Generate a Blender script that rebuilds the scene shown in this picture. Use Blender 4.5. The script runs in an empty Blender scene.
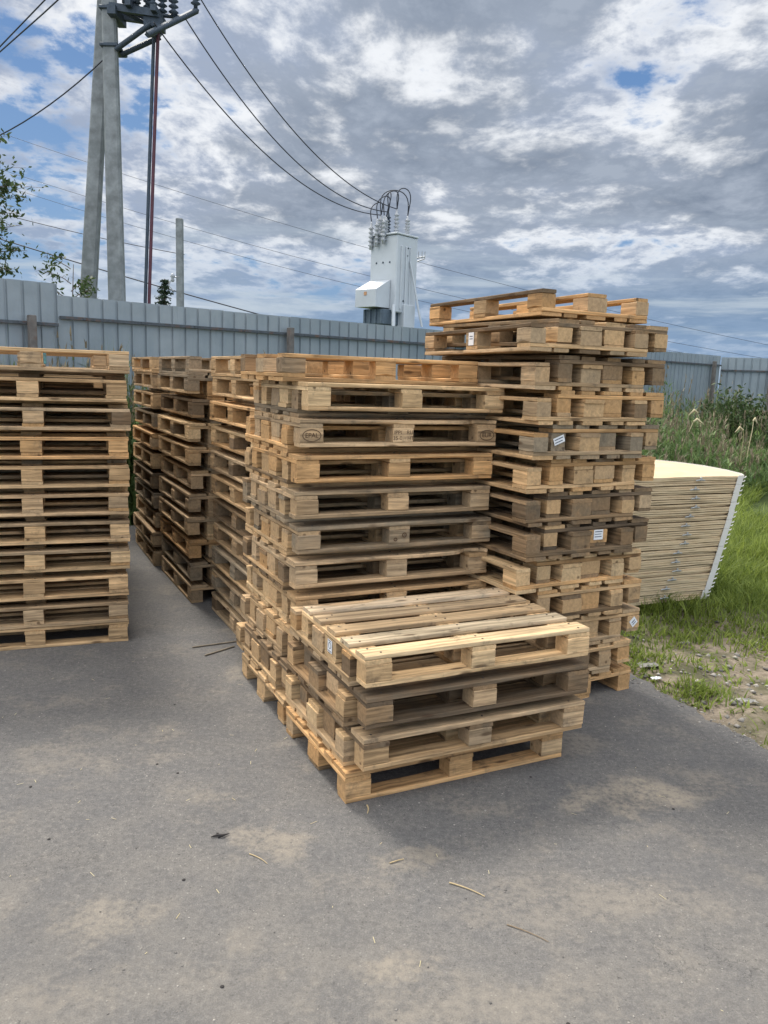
import bpy, math, random
import numpy as np
from mathutils import Vector, Matrix

random.seed(11); rng = np.random.default_rng(7)
S = bpy.context.scene; COL = S.collection; R = math.radians

# ---------------------------------------------------------------- helpers
def link(o, parent=None):
    COL.objects.link(o)
    if parent is not None: o.parent = parent
    return o
def tag(o, label=None, cat=None, group=None, kind=None):
    if label: o['label'] = label
    if cat: o['category'] = cat
    if group: o['group'] = group
    if kind: o['kind'] = kind
    return o
def empty(name, loc, rz, label, cat, group=None):
    o = bpy.data.objects.new(name, None); o.empty_display_size = .1
    o.location = loc; o.rotation_euler = (0, 0, rz)
    return link(tag(o, label, cat, group))

class MB:
    """collects simple solids and builds ONE mesh object"""
    def __init__(s): s.v = []; s.f = []; s.m = []; s.sm = []
    def add(s, vs, fs, mi=0, smooth=False):
        b = len(s.v); s.v += [tuple(v) for v in vs]
        s.f += [[b+i for i in f] for f in fs]; s.m += [mi]*len(fs); s.sm += [smooth]*len(fs)
    def box(s, c, d, rz=0, mi=0, bev=0.0, top=None, rot=None):
        x, y, z = d[0]/2, d[1]/2, d[2]/2
        M = rot if rot is not None else Matrix.Rotation(rz, 3, 'Z')
        if bev <= 0:
            vs = [(-x,-y,-z),(x,-y,-z),(x,y,-z),(-x,y,-z),(-x,-y,z),(x,-y,z),(x,y,z),(-x,y,z)]
            fs = [(0,3,2,1),(4,5,6,7),(0,1,5,4),(1,2,6,5),(2,3,7,6),(3,0,4,7)]
        else:
            b = bev; vs = []
            for zz, in_ in ((-z, b), (-z+b, 0), (z-b, 0), (z, b)):
                X, Y = x-in_, y-in_
                vs += [(-X+b,-Y,zz),(X-b,-Y,zz),(X,-Y+b,zz),(X,Y-b,zz),(X-b,Y,zz),(-X+b,Y,zz),(-X,Y-b,zz),(-X,-Y+b,zz)]
            fs = [tuple(range(7,-1,-1)), tuple(range(24,32))]
            for k in range(3):
                for i in range(8):
                    j = (i+1) % 8; fs.append((k*8+i, k*8+j, k*8+8+j, k*8+8+i))
        s.add([tuple(Vector(c)+M@Vector(v)) for v in vs], fs, mi)
    def tube(s, pts, r, n=8, mi=0, r2=None, cap=True):
        pts = [Vector(p) for p in pts]; N = len(pts); rings = []
        up = None
        for i, p in enumerate(pts):
            t = (pts[min(i+1, N-1)]-pts[max(i-1, 0)]).normalized()
            if up is None: up = Vector((0,0,1)) if abs(t.z) < .9 else Vector((1,0,0))
            a = t.cross(up).normalized(); b = a.cross(t).normalized(); up = b
            rr = r if r2 is None else r+(r2-r)*i/(N-1)
            if isinstance(r, (list, tuple)): rr = r[i]
            rings.append([tuple(p+a*rr*math.cos(2*math.pi*k/n)+b*rr*math.sin(2*math.pi*k/n)) for k in range(n)])
        fs = []
        for i in range(N-1):
            for k in range(n):
                l = (k+1) % n; fs.append((i*n+k, i*n+l, (i+1)*n+l, (i+1)*n+k))
        vs = [v for rg in rings for v in rg]
        s.add(vs, fs, mi, True)
        if cap:
            s.add(rings[0], [tuple(range(n-1,-1,-1))], mi); s.add(rings[-1], [tuple(range(n))], mi)
    def lathe(s, c, prof, n=12, mi=0, rot=None):
        M = rot if rot is not None else Matrix.Identity(3)
        vs = []; fs = []
        for r, z in prof:
            for k in range(n):
                a = 2*math.pi*k/n; vs.append(tuple(Vector(c)+M@Vector((r*math.cos(a), r*math.sin(a), z))))
        for i in range(len(prof)-1):
            for k in range(n):
                l = (k+1) % n; fs.append((i*n+k, i*n+l, (i+1)*n+l, (i+1)*n+k))
        fs.append(tuple(range(n-1,-1,-1))); fs.append(tuple((len(prof)-1)*n+k for k in range(n)))
        s.add(vs, fs, mi, True)
    def prism(s, poly, z0, z1, mi=0):
        n = len(poly); vs = [(x,y,z0) for x,y in poly]+[(x,y,z1) for x,y in poly]
        fs = [tuple(range(n-1,-1,-1)), tuple(range(n,2*n))]+[(i,(i+1)%n,n+(i+1)%n,n+i) for i in range(n)]
        s.add(vs, fs, mi)
    def mesh(s, name, mats):
        me = bpy.data.meshes.new(name); me.from_pydata(s.v, [], s.f)
        for m in (mats if isinstance(mats, (list, tuple)) else [mats]): me.materials.append(m)
        me.polygons.foreach_set('material_index', s.m); me.polygons.foreach_set('use_smooth', s.sm)
        me.update(); return me
    def build(s, name, mats, parent=None):
        return link(bpy.data.objects.new(name, s.mesh(name, mats)), parent)

# ---------------------------------------------------------------- materials
class NT:
    def __init__(s, name, world=False):
        s.m = bpy.data.worlds.new(name) if world else bpy.data.materials.new(name)
        s.m.use_nodes = True; s.t = s.m.node_tree; s.t.nodes.clear()
    def n(s, kind, **kw):
        nd = s.t.nodes.new(kind)
        for k, v in kw.items():
            if k.startswith('i_'): nd.inputs[k[2:].replace('_', ' ')].default_value = v
            else: setattr(nd, k, v)
        return nd
    def l(s, a, b): s.t.links.new(a, b)
    def math(s, op, a, b=None, clamp=False):
        nd = s.n('ShaderNodeMath', operation=op); nd.use_clamp = clamp
        for i, v in enumerate((a, b)):
            if v is None: continue
            if isinstance(v, (int, float)): nd.inputs[i].default_value = v
            else: s.l(v, nd.inputs[i])
        return nd.outputs[0]
    def vmath(s, op, a, b=None, sc=None):
        nd = s.n('ShaderNodeVectorMath', operation=op)
        for i, v in enumerate((a, b)):
            if v is None: continue
            if isinstance(v, (tuple, list)): nd.inputs[i].default_value = v
            else: s.l(v, nd.inputs[i])
        if sc is not None:
            if isinstance(sc, (int, float)): nd.inputs['Scale'].default_value = sc
            else: s.l(sc, nd.inputs['Scale'])
        return nd.outputs[0]
    def noise(s, vec, scale, detail=4, rough=.55, dist=0):
        nd = s.n('ShaderNodeTexNoise'); s.l(vec, nd.inputs['Vector'])
        nd.inputs['Scale'].default_value = scale; nd.inputs['Detail'].default_value = detail
        nd.inputs['Roughness'].default_value = rough; nd.inputs['Distortion'].default_value = dist
        return nd.outputs['Fac']
    def map(s, v, a, b, c=0., d=1., smooth=False):
        nd = s.n('ShaderNodeMapRange'); nd.clamp = True
        if smooth: nd.interpolation_type = 'SMOOTHSTEP'
        s.l(v, nd.inputs[0])
        for i, x in enumerate((a, b, c, d)): nd.inputs[i+1].default_value = x
        return nd.outputs[0]
    def mix(s, f, a, b, mode='MIX'):
        nd = s.n('ShaderNodeMix', data_type='RGBA', blend_type=mode)
        for i, v in ((0, f), (6, a), (7, b)):
            if isinstance(v, (int, float)): nd.inputs[i].default_value = v
            elif isinstance(v, tuple): nd.inputs[i].default_value = v if len(v) == 4 else (*v, 1)
            else: s.l(v, nd.inputs[i])
        return nd.outputs[2]
    def sep(s, v):
        nd = s.n('ShaderNodeSeparateXYZ'); s.l(v, nd.inputs[0]); return nd.outputs
    def comb(s, *a):
        nd = s.n('ShaderNodeCombineXYZ')
        for i, v in enumerate(a):
            if isinstance(v, (int, float)): nd.inputs[i].default_value = v
            else: s.l(v, nd.inputs[i])
        return nd.outputs[0]
    def out(s, col, rough=.8, bump=None, bs=.3, bd=.002, metal=0., spec=.3):
        p = s.n('ShaderNodeBsdfPrincipled'); o = s.n('ShaderNodeOutputMaterial')
        for k, v in (('Base Color', col), ('Roughness', rough), ('Metallic', metal), ('Specular IOR Level', spec)):
            if isinstance(v, (int, float)): p.inputs[k].default_value = v
            elif isinstance(v, tuple): p.inputs[k].default_value = v if len(v) == 4 else (*v, 1)
            else: s.l(v, p.inputs[k])
        if bump is not None:
            b = s.n('ShaderNodeBump'); b.inputs['Strength'].default_value = bs; b.inputs['Distance'].default_value = bd
            s.l(bump, b.inputs['Height']); s.l(b.outputs[0], p.inputs['Normal'])
        s.l(p.outputs[0], o.inputs[0]); return s.m

def wood_mat():
    t = NT('wood'); tc = t.n('ShaderNodeTexCoord').outputs['Object']; oi = t.n('ShaderNodeObjectInfo')
    rnd = oi.outputs['Random']
    off = t.vmath('SCALE', t.comb(37., 91., 53.), sc=rnd)
    v = t.vmath('ADD', tc, off)
    wig = t.noise(v, 3, 2)
    v2 = t.vmath('ADD', v, t.comb(0., t.math('MULTIPLY', wig, .05), 0.))
    grain = t.noise(t.vmath('MULTIPLY', v2, (1.2, 34., 34.)), 1.6, 6, .62)
    fine = t.noise(t.vmath('MULTIPLY', v2, (6., 220., 220.)), 1., 3, .6)
    blot = t.noise(v, 4.5, 5, .6); blot2 = t.noise(v, 17, 4, .65)
    vo = t.n('ShaderNodeTexVoronoi'); t.l(t.vmath('MULTIPLY', v2, (3.2, 11., 11.)), vo.inputs['Vector']); vo.inputs['Scale'].default_value = 1.
    knot = t.map(vo.outputs['Distance'], .06, .17, 1, 0, True)
    base = oi.outputs['Color']
    nx_ = t.math('ABSOLUTE', t.sep(t.n('ShaderNodeTexCoord').outputs['Normal'])[0])
    r2 = t.math('FRACT', t.math('MULTIPLY', rnd, 17.31)); r3 = t.math('FRACT', t.math('MULTIPLY', rnd, 57.7))
    g = t.map(grain, .32, .68, .45, 1.32)
    g = t.math('MULTIPLY', g, t.map(fine, .25, .75, .86, 1.1))
    g = t.math('MULTIPLY', g, t.map(r2, 0, 1, .74, 1.22))
    g = t.math('ADD', t.math('MULTIPLY', g, t.math('SUBTRACT', 1., t.math('MULTIPLY', nx_, .6))), t.math('MULTIPLY', nx_, .5))
    c = t.mix(t.map(r3, 0, 1, 0, .5), base, (.58, .36, .175))          # boards of one pallet differ
    grey = t.mix(.5, (.22, .18, .125), base)
    wx = t.math('MULTIPLY', t.map(t.math('ADD', t.math('MULTIPLY', blot, .7), t.math('MULTIPLY', blot2, .3)), .4, .62, 0, 1, True), oi.outputs['Alpha'])
    c = t.mix(wx, c, grey)
    vm = t.n('ShaderNodeVectorMath', operation='SCALE'); t.l(c, vm.inputs[0]); t.l(g, vm.inputs['Scale'])
    c = t.mix(t.math('MULTIPLY', knot, .75), vm.outputs[0], (.07, .04, .022))
    stain = t.map(t.noise(v, 9, 6, .72), .57, .72, 0, .6)
    c = t.mix(stain, c, (.055, .045, .037))
    h = t.math('ADD', grain, t.math('MULTIPLY', fine, .5))
    return t.out(c, t.map(blot2, .3, .7, .72, .93), h, .55, .003, spec=.2)
WOOD = wood_mat()
def simple(name, col, rough=.7, metal=0., var=.15, scale=20., bump=.2, spec=.4, dirt=None):
    t = NT(name); tc = t.n('ShaderNodeTexCoord').outputs['Object']
    n = t.noise(tc, scale, 5, .6); f = t.map(n, .3, .7, 1-var, 1+var)
    vm = t.n('ShaderNodeVectorMath', operation='SCALE'); vm.inputs[0].default_value = col; t.l(f, vm.inputs['Scale'])
    c = vm.outputs[0]
    if dirt:
        c = t.mix(t.map(t.noise(tc, scale*.35, 6, .65), .52, .68, 0, dirt[1]), c, dirt[0])
    return t.out(c, rough, n, bump, .002, metal, spec)
NAIL = simple('nail_steel', (.10, .085, .075), .5, .6)
WHITEP = simple('paper', (.72, .74, .76), .6, var=.06)
INK = simple('ink', (.06, .075, .12), .7)
BURN = simple('burnt_mark', (.10, .06, .035), .9)
TEAL = simple('teal_paint', (.10, .27, .30), .7, var=.4, scale=30, dirt=((.3, .22, .14), .6))
PLY = None
def ply_mat():
    t = NT('plywood'); tc = t.n('ShaderNodeTexCoord').outputs['Object']; oi = t.n('ShaderNodeObjectInfo')
    v = t.vmath('ADD', tc, t.vmath('SCALE', t.comb(11., 23., 5.), sc=oi.outputs['Random']))
    g = t.noise(t.vmath('MULTIPLY', v, (3., 30., 60.)), 1.2, 5, .6)
    z = t.sep(tc)[2]
    b = t.noise(v, 3., 4, .6)
    c = t.mix(t.map(g, .3, .7), (.56, .425, .26), (.68, .54, .355))
    c = t.mix(t.map(b, .45, .7, 0, .5), c, (.47, .34, .20))
    return t.out(c, .65, g, .25, .002, spec=.3)
PLY = ply_mat()
WSTRIP = simple('white_strip', (.68, .66, .62), .5, var=.08, scale=8)
GALV = simple('galvanised', (.45, .46, .47), .45, .7, .2, 40)
def fence_mat():
    t = NT('fence_sheet'); tc = t.n('ShaderNodeTexCoord').outputs['Object']
    v = t.vmath('MULTIPLY', tc, (1., 1., .35))
    n = t.noise(v, 2.2, 5, .6); n2 = t.noise(t.vmath('MULTIPLY', tc, (30., 30., 1.2)), 1., 4, .6)
    c = t.mix(t.map(n, .35, .68), (.255, .30, .33), (.36, .405, .43))
    c = t.mix(t.map(n2, .5, .75, 0, .35), c, (.34, .37, .38))
    c = t.mix(t.map(t.n('ShaderNodeObjectInfo').outputs['Random'], 0, 1, 0, .35), c, (.17, .22, .26))
    zf = t.sep(tc)[2]; c = t.mix(t.map(t.math('ADD', zf, t.math('MULTIPLY', n, .8)), .5, 1.3, .6, 0, True), c, (.14, .13, .11))
    c = t.mix(t.map(t.noise(t.vmath('MULTIPLY', tc, (9., 9., .9)), 1., 6, .7), .6, .72, 0, .5), c, (.13, .16, .18))
    c = t.mix(t.map(t.noise(tc, 14, 5, .7), .66, .75, 0, .5), c, (.16, .11, .085))
    return t.out(c, t.map(n, .3, .7, .38, .62), t.noise(tc, 3.5, 3, .5), .6, .02, .25, .4)
FENCE = fence_mat()
RUST = simple('rusty_steel', (.085, .10, .115), .7, .2, .3, 25, .4, dirt=((.17, .095, .06), .85))
POSTM = simple('post_rust', (.15, .14, .13), .9, 0, .3, 12, .5, dirt=((.17, .09, .055), .8))
CONC = simple('concrete', (.235, .255, .265), .9, 0, .3, 7, .5, dirt=((.17, .19, .195), .7))
TW = simple('white_enamel', (.54, .58, .62), .45, .0, .05, 3, .05, dirt=((.45, .48, .5), .3))
DARK = simple('dark_steel', (.055, .075, .10), .6, .3, .2, 20)
CER = simple('ceramic', (.42, .44, .47), .3, 0, .1, 10, .05)
WIRE = simple('wire', (.03, .035, .05), .6)
REDW = simple('red_cable', (.10, .035, .05), .6)
ORNG = simple('orange_sticker', (.55, .30, .16), .6)
BARK = simple('bark', (.16, .13, .11), .9, 0, .3, 15, .6)
def leaf_mat(name, a, b, tr=.3):
    t = NT(name); ge = t.n('ShaderNodeNewGeometry'); oi = ge.outputs['Random Per Island']
    tc = t.n('ShaderNodeTexCoord').outputs['Object']
    f = t.math('ADD', t.math('MULTIPLY', oi, .6), t.math('MULTIPLY', t.noise(tc, .9, 3), .5))
    c = t.mix(t.map(f, .2, .9), a, b)
    p = t.n('ShaderNodeBsdfPrincipled'); p.inputs['Roughness'].default_value = .55; p.inputs['Specular IOR Level'].default_value = .25
    t.l(c, p.inputs['Base Color'])
    tl = t.n('ShaderNodeBsdfTranslucent'); t.l(c, tl.inputs[0]); mx = t.n('ShaderNodeMixShader'); mx.inputs[0].default_value = tr
    t.l(p.outputs[0], mx.inputs[1]); t.l(tl.outputs[0], mx.inputs[2])
    o = t.n('ShaderNodeOutputMaterial'); t.l(mx.outputs[0], o.inputs[0]); return t.m
LEAF = leaf_mat('leaf', (.03, .055, .02), (.08, .12, .04))
NEEDLE = leaf_mat('needle', (.015, .035, .02), (.035, .06, .03), .1)
GRASS = leaf_mat('grass_blade', (.10, .15, .03), (.30, .37, .075), .45)
WEED = leaf_mat('weed_leaf', (.075, .13, .05), (.20, .29, .10), .4)
SEED = leaf_mat('weed_seed', (.20, .165, .11), (.34, .29, .20), .2)
DRY = leaf_mat('dry_leaf', (.50, .42, .24), (.62, .56, .38), .3)

# ---------------------------------------------------------------- wooden pallets
BT = .022; BH = .078; PH = .144; PAIR = .188
def board_mesh(name, Lx, Wy, T, seed, nails=None, seg=9, wane=0., nail_up=True, bite=None):
    """a sawn board: worn corners, slight bow, ragged ends; grain runs along x"""
    rr = random.Random(seed); vs = []; fs = []
    ph = [rr.uniform(0, 6.28) for _ in range(6)]; bow = rr.uniform(-.0028, .0028); sw = rr.uniform(-.003, .003)
    wc = rr.randrange(4); w0 = rr.uniform(.0, .7); wl = rr.uniform(.12, .4)
    for i in range(seg+1):
        u = i/seg; x = -Lx/2+Lx*u
        dz = bow*(4*u*(1-u)-.5); dy = sw*math.sin(3*u+ph[0])
        cs = []
        for c in range(4):
            cc = .0018+.0013*(1+math.sin(7*u+ph[c]))*.5+rr.uniform(0, .0008)
            if c == wc and wane > 0:
                k = 1-abs((u-w0-wl/2)/(wl/2))
                if k > 0: cc += wane*min(1, k*2)*rr.uniform(.7, 1)
            cs.append(min(cc, T*.45, Wy*.3))
        hy = Wy/2-rr.uniform(0, .0012); hz = T/2-.0004
        yl = -hy; yh = hy
        if bite and bite[0] <= u <= bite[1]:
            k = 1-abs(2*(u-bite[0])/(bite[1]-bite[0])-1); yh -= bite[2]*min(1, k*1.6)
        e = Lx*.0 + (rr.uniform(-.006, .001) if i in (0, seg) else 0)
        sg = -1 if i == 0 else 1
        pts = [(yl+cs[0], -hz), (yh-cs[1], -hz), (yh, -hz+cs[1]), (yh, hz-cs[2]), (yh-cs[2], hz), (yl+cs[3], hz), (yl, hz-cs[3]), (yl, -hz+cs[0])]
        for (y, z) in pts:
            xe = x + (sg*(e+rr.uniform(-.003, .0006)) if i in (0, seg) else 0)
            vs.append((xe, y+dy, z+dz))
    for i in range(seg):
        for k in range(8):
            l = (k+1) % 8; fs.append((i*8+k, (i+1)*8+k, (i+1)*8+l, i*8+l))
    fs.append(tuple(range(8))); fs.append(tuple(seg*8+k for k in range(7, -1, -1)))
    mb = MB(); mb.add(vs, fs)
    if nails:
        for nx in nails:
            for q in (-1, 1):
                cx = nx+rr.uniform(-.03, .03); cy = q*Wy*.26+rr.uniform(-.01, .01)
                zt = (T/2+.0016) if nail_up else -(T/2+.0016); r = .0055
                p = [(cx+r*math.cos(a*math.pi/3), cy+r*math.sin(a*math.pi/3), zt) for a in range(6)]
                b = [(x, y, zt-.0035*(1 if nail_up else -1)) for x, y, z in p]
                mb.add(p+b, [tuple(range(6))]+[(i, (i+1) % 6, 6+(i+1) % 6, 6+i) for i in range(6)], 1)
    return mb.mesh(name, [WOOD, NAIL])
NV = 6
NX = (-.5355, 0., .5355)
M_D145 = [board_mesh('deck_board', 1.2, .143, BT, 10+i, NX, wane=(0, .009, 0, .014, 0, .006)[i]) for i in range(NV)]
M_D100 = [board_mesh('deck_board', 1.2, .098, BT, 30+i, NX, wane=(0, 0, .010, .0, .013, .005)[i]) for i in range(NV)]
M_BITE = board_mesh('deck_board', 1.2, .108, BT, 77, NX, bite=(.03, .40, .05), seg=24)
M_CHIP = [board_mesh('deck_board', 1.2, w, BT, 200+i, NX, bite=b, seg=26, wane=.012) for i, (w, b) in enumerate(((.143, (.0, .17, .05)), (.143, (.6, .78, .035)), (.098, (.88, 1.0, .045)), (.143, (.3, .42, .03))))]
M_D120 = [board_mesh('deck_board', 1.2, .104, BT, 240+i, NX, seg=12, wane=(0, .007, .0, .012, 0)[i]) for i in range(5)]
M_ST = [board_mesh('stringer_board', .8, .127, BT, 50+i, seg=6, wane=(0, .01, 0, .008, 0, .012)[i]) for i in range(NV)]
M_R100 = [board_mesh('bottom_board', 1.2, .098, BT, 70+i, NX, nail_up=False, wane=(0, .011, 0, .007, 0, .015)[i]) for i in range(NV)]
M_R145 = [board_mesh('bottom_board', 1.2, .143, BT, 90+i, NX, nail_up=False, wane=(0, .008, 0, 0, .01, 0)[i]) for i in range(NV)]
M_B100 = [board_mesh('block', .129, .098, BH, 110+i, seg=2, wane=(0, .008, 0, .016, 0, .006)[i]) for i in range(NV)]
M_B145 = [board_mesh('block', .129, .145, BH, 130+i, seg=2, wane=(0, .006, 0, 0, .012, 0)[i]) for i in range(NV)]

TONES = {  # (rgb, weathering), word
 'fresh': ((.70, .495, .275, .2), 'fresh pale yellow'), 'tan': ((.61, .41, .22, .3), 'light tan'),
 'orange': ((.58, .34, .15, .35), 'warm orange brown'), 'greytan': ((.51, .365, .22, .5), 'greyish tan'),
 'grey': ((.31, .25, .175, .85), 'weathered grey'), 'brown': ((.20, .135, .08, .7), 'dull brown'),
 'dark': ((.135, .098, .066, .6), 'dark brown')}
def jitter_col(c, k=.10):
    f = 1+random.uniform(-k, k); w = random.uniform(-.02, .02)
    return (min(1, c[0]*f*(1+w)), min(1, c[1]*f), min(1, c[2]*f*(1-w)), max(0, min(1, c[3]+random.uniform(-.25, .25))))

def pallet(cx, cy, z, yaw, tone, label, inverted=False, group=None, tilt=(0, 0), mixp=.16, special=None):
    """Empty at the pallet's base centre; deck boards, stringer boards, blocks and bottom boards are its parts"""
    o = empty('wooden_pallet', (cx, cy, z), yaw, label, 'pallet', group)
    o.rotation_euler = (tilt[0], tilt[1], yaw)
    base = TONES[tone][0]
    def part(name, me, x, y, zz, rz=0.):
        p = bpy.data.objects.new(name, me)
        if inverted: zz = PH-zz
        p.location = (x, y, zz)
        fl = math.pi if inverted else 0
        p.rotation_euler = (fl, 0, rz)
        c = base
        if random.random() < mixp and name != 'deck_board' or random.random() < mixp*.35:
            c = TONES[random.choice(('tan', 'orange', 'greytan', 'tan', 'brown'))][0]
        p.color = jitter_col(c)
        link(p, o); return p
    ys = (-.3275, -.18625, 0., .18625, .3275)
    if special == 'top': ys = (-.343, -.172, 0., .172, .343)
    J = lambda a: random.uniform(-a, a)
    parts = {}
    for i, y in enumerate(ys):
        lst = M_D145 if i in (0, 2, 4) else M_D100
        me = random.choice(lst)
        if random.random() < .12 and special is None: me = random.choice(M_CHIP) if i in (0, 2, 4) else M_CHIP[2]
        if special == 'top': me = M_BITE if i == 4 else M_D120[i]
        p = part('deck_board', me, J(.004), y+(J(.005) if 0 < i < 4 else 0), PH-BT/2, J(.004)+(math.pi if random.random() < .5 and me is not M_BITE else 0))
        if special == 'top':
            p.color = ((.66,.50,.30,.1), (.62,.51,.35,.15), (.62,.46,.28,.15), (.62,.50,.34,.1), (.58,.46,.32,.2))[i]
            if me is M_BITE: p.rotation_euler.z = math.pi; p.rotation_euler.z = 0
        parts['deck', i] = p
    for i, x in enumerate(NX): parts['str', i] = part('stringer_board', random.choice(M_ST), x+J(.002), J(.002), PH-BT*1.5, math.pi/2+(math.pi if random.random() < .5 else 0))
    for j, y in enumerate((-.35, 0., .35)):
        for i, x in enumerate(NX):
            b = part('block', random.choice(M_B145 if j == 1 else M_B100), x+J(.004), y*(1-.0)+(J(.003) if j == 1 else 0), BT+BH/2, math.pi*random.randrange(2)+J(.01))
            parts['blk', i, j] = b
        parts['run', j] = part('bottom_board', random.choice(M_R145 if j == 1 else M_R100), J(.003), y, BT/2, math.pi*random.randrange(2))
    return o, parts

ORD = ['bottom', 'second', 'third', 'fourth', 'fifth', 'sixth', 'seventh', 'eighth', 'ninth', 'tenth', 'eleventh', 'twelfth', 'thirteenth',
       'fourteenth', 'fifteenth', 'sixteenth', 'seventeenth', 'eighteenth', 'nineteenth', 'twentieth', 'twenty-first', 'twenty-second',
       'twenty-third', 'twenty-fourth', 'twenty-fifth', 'twenty-sixth']
def lab(n, tone, where, inv, top=False):
    w = TONES[tone][1]
    if top: return f'{w} pallet lying topmost on the {where}'
    if n == 0: return f'{w} pallet on the ground under the {where}'
    return f'{w} pallet, {ORD[n]} from the ground in the {where}'

MISC = ('tan', 'tan', 'orange', 'greytan', 'greytan', 'grey', 'fresh', 'brown')
def stack(o, yaw, along_x, tones, inv_tones, where, group, upright_front=True, offs=None, d=.158, npairs=9, top=True, jx=.012, jy=.006,
          rotjit=.005, base_off=(0, 0), top_off=(0, 0), base_tone='tan', top_tone='tan', zs=None, store=None, pair_off=None):
    """o: front-left ground corner, yaw of the front edge; along_x: the 1.2 m side lies along the front edge.
    A stack is one pallet, nested pairs (inverted + upright) and an inverted one on top"""
    e1 = Vector((math.cos(yaw), math.sin(yaw), 0)); e2 = Vector((-math.sin(yaw), math.cos(yaw), 0))
    W, D = (1.2, .8) if along_x else (.8, 1.2)
    prot = yaw if along_x else yaw+math.pi/2
    c0 = Vector((o[0], o[1], 0))+e1*W/2+e2*D/2
    nest = e2 if along_x else e1              # short axis of the pallet: nested partners sit side by side along it
    n = 0
    def put(u, v, z, tone, inv, tp=False, rj=0.):
        nonlocal n
        c = c0+e1*u+e2*v
        obj, parts = pallet(c.x, c.y, z, prot+rj+(math.pi if random.random() < .0 else 0), tone, lab(n, tone, where, inv, tp), inv, group)
        if store is not None: store[n] = (obj, parts)
        n += 1; return obj
    put(base_off[0], base_off[1], 0, base_tone, False)
    for k in range(npairs):
        z = PH+PAIR*k
        du, dv = (offs[k] if offs and k < len(offs) else (random.uniform(-jx, jx), random.uniform(-jy, jy)))
        rj = random.uniform(-rotjit, rotjit)
        a = d if upright_front else 0.; b = 0. if upright_front else d
        sgn = pair_off if pair_off else 1
        if along_x:
            put(du+random.uniform(-.012, .012), dv+a, z, inv_tones[k % len(inv_tones)], True, rj=rj)
            put(du, dv+b, z+PAIR-PH, tones[k % len(tones)], False, rj=rj)
        else:
            put(du+a*sgn, dv+random.uniform(-.012, .012), z, inv_tones[k % len(inv_tones)], True, rj=rj)
            put(du+b*sgn, dv, z+PAIR-PH, tones[k % len(tones)], False, rj=rj)
    if top: put(top_off[0], top_off[1], PH+PAIR*npairs, top_tone, True, True)
    return e1, e2, c0

YAW = .457
# tall middle stack (pair tones from the ground up)
MS = {}
stack((-.444, 4.110), YAW, True, ['brown', 'tan', 'tan', 'greytan', 'grey', 'greytan', 'orange', 'greytan', 'fresh'],
      ['tan', 'greytan', 'fresh', 'brown', 'tan', 'grey', 'tan', 'orange', 'grey'], 'tall middle stack', 'pallets of the tall middle stack',
      offs=[(-.05, .01), (-.02, 0), (-.005, 0), (-.015, 0), (0, 0), (-.02, 0), (-.015, 0), (0., 0), (.04, 0)], base_off=(-.07, 0), top_off=(-.04, .165),
      base_tone='tan', top_tone='orange', store=MS)
# low stack in front
SS = {}
e1 = Vector((math.cos(.449), math.sin(.449), 0)); e2 = Vector((-math.sin(.449), math.cos(.449), 0))
def sput(n, u, v, z, tone, inv, label, rj=0., **kw):
    c = Vector((-.058, 3.238, 0))+e1*(.6+u)+e2*(.4+v)
    SS[n] = pallet(c.x, c.y, z, .449+rj, tone, label, inv, 'pallets of the low front stack', **kw)
sput(0, -.045, .085, 0, 'orange', False, 'warm brown pallet lying on the asphalt at the bottom of the low front stack', .012)
sput(1, -.03, .148, PH, 'fresh', True, 'pale upturned pallet with blocks pointing up, second from the ground in the low front stack', .006)
sput(2, 0, -.004, PAIR, 'brown', False, 'brown pallet, third from the ground in the low front stack', .004, mixp=.4)
sput(3, -.025, .146, PH+PAIR, 'brown', True, 'brown upturned pallet, fourth from the ground in the low front stack', -.004)
sput(4, .012, -.006, 2*PAIR, 'dark', False, 'dark weathered pallet, fifth from the ground in the low front stack', -.004, mixp=.1)
sput(5, -.01, .148, PH+2*PAIR, 'greytan', True, 'greyish upturned pallet nested right under the topmost one of the low front stack', 0.)
sput(6, 0, 0, 3*PAIR, 'fresh', False, 'clean pale yellow pallet lying topmost on the low front stack', 0., special='top', mixp=0)
# stack at the left edge
LS = {}
LY = .366; lo = Vector((-2.865, 4.92, 0))
stack((lo.x, lo.y), LY, True, ['tan']*3+['greytan', 'tan', 'grey', 'tan', 'tan', 'brown'], ['greytan', 'tan', 'fresh', 'tan', 'greytan', 'tan', 'orange', 'greytan', 'tan'],
      'stack at the left edge', 'pallets of the stack at the left edge', upright_front=False, store=LS, offs=[(.004*k+random.uniform(-.014, .014), random.uniform(-.006, .006)) for k in range(9)], jx=.016, base_tone='tan', top_tone='greytan', top_off=(.04, .0))
for k, (v0, wh) in enumerate(((1.02, 'first stack behind the left one'), (2.05, 'second stack behind the left one'))):
    stack((lo.x-.358*v0-.04, lo.y+.934*v0), LY, True, random.sample(['tan', 'greytan', 'tan', 'grey', 'greytan', 'brown', 'orange', 'greytan', 'grey'], 9), random.sample(['tan', 'greytan', 'tan', 'grey', 'greytan', 'brown', 'orange', 'greytan', 'grey'], 9),
          wh, 'pallets of the stacks behind the left edge one', upright_front=False, jx=.014, base_tone='greytan', top_tone='greytan')
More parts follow.
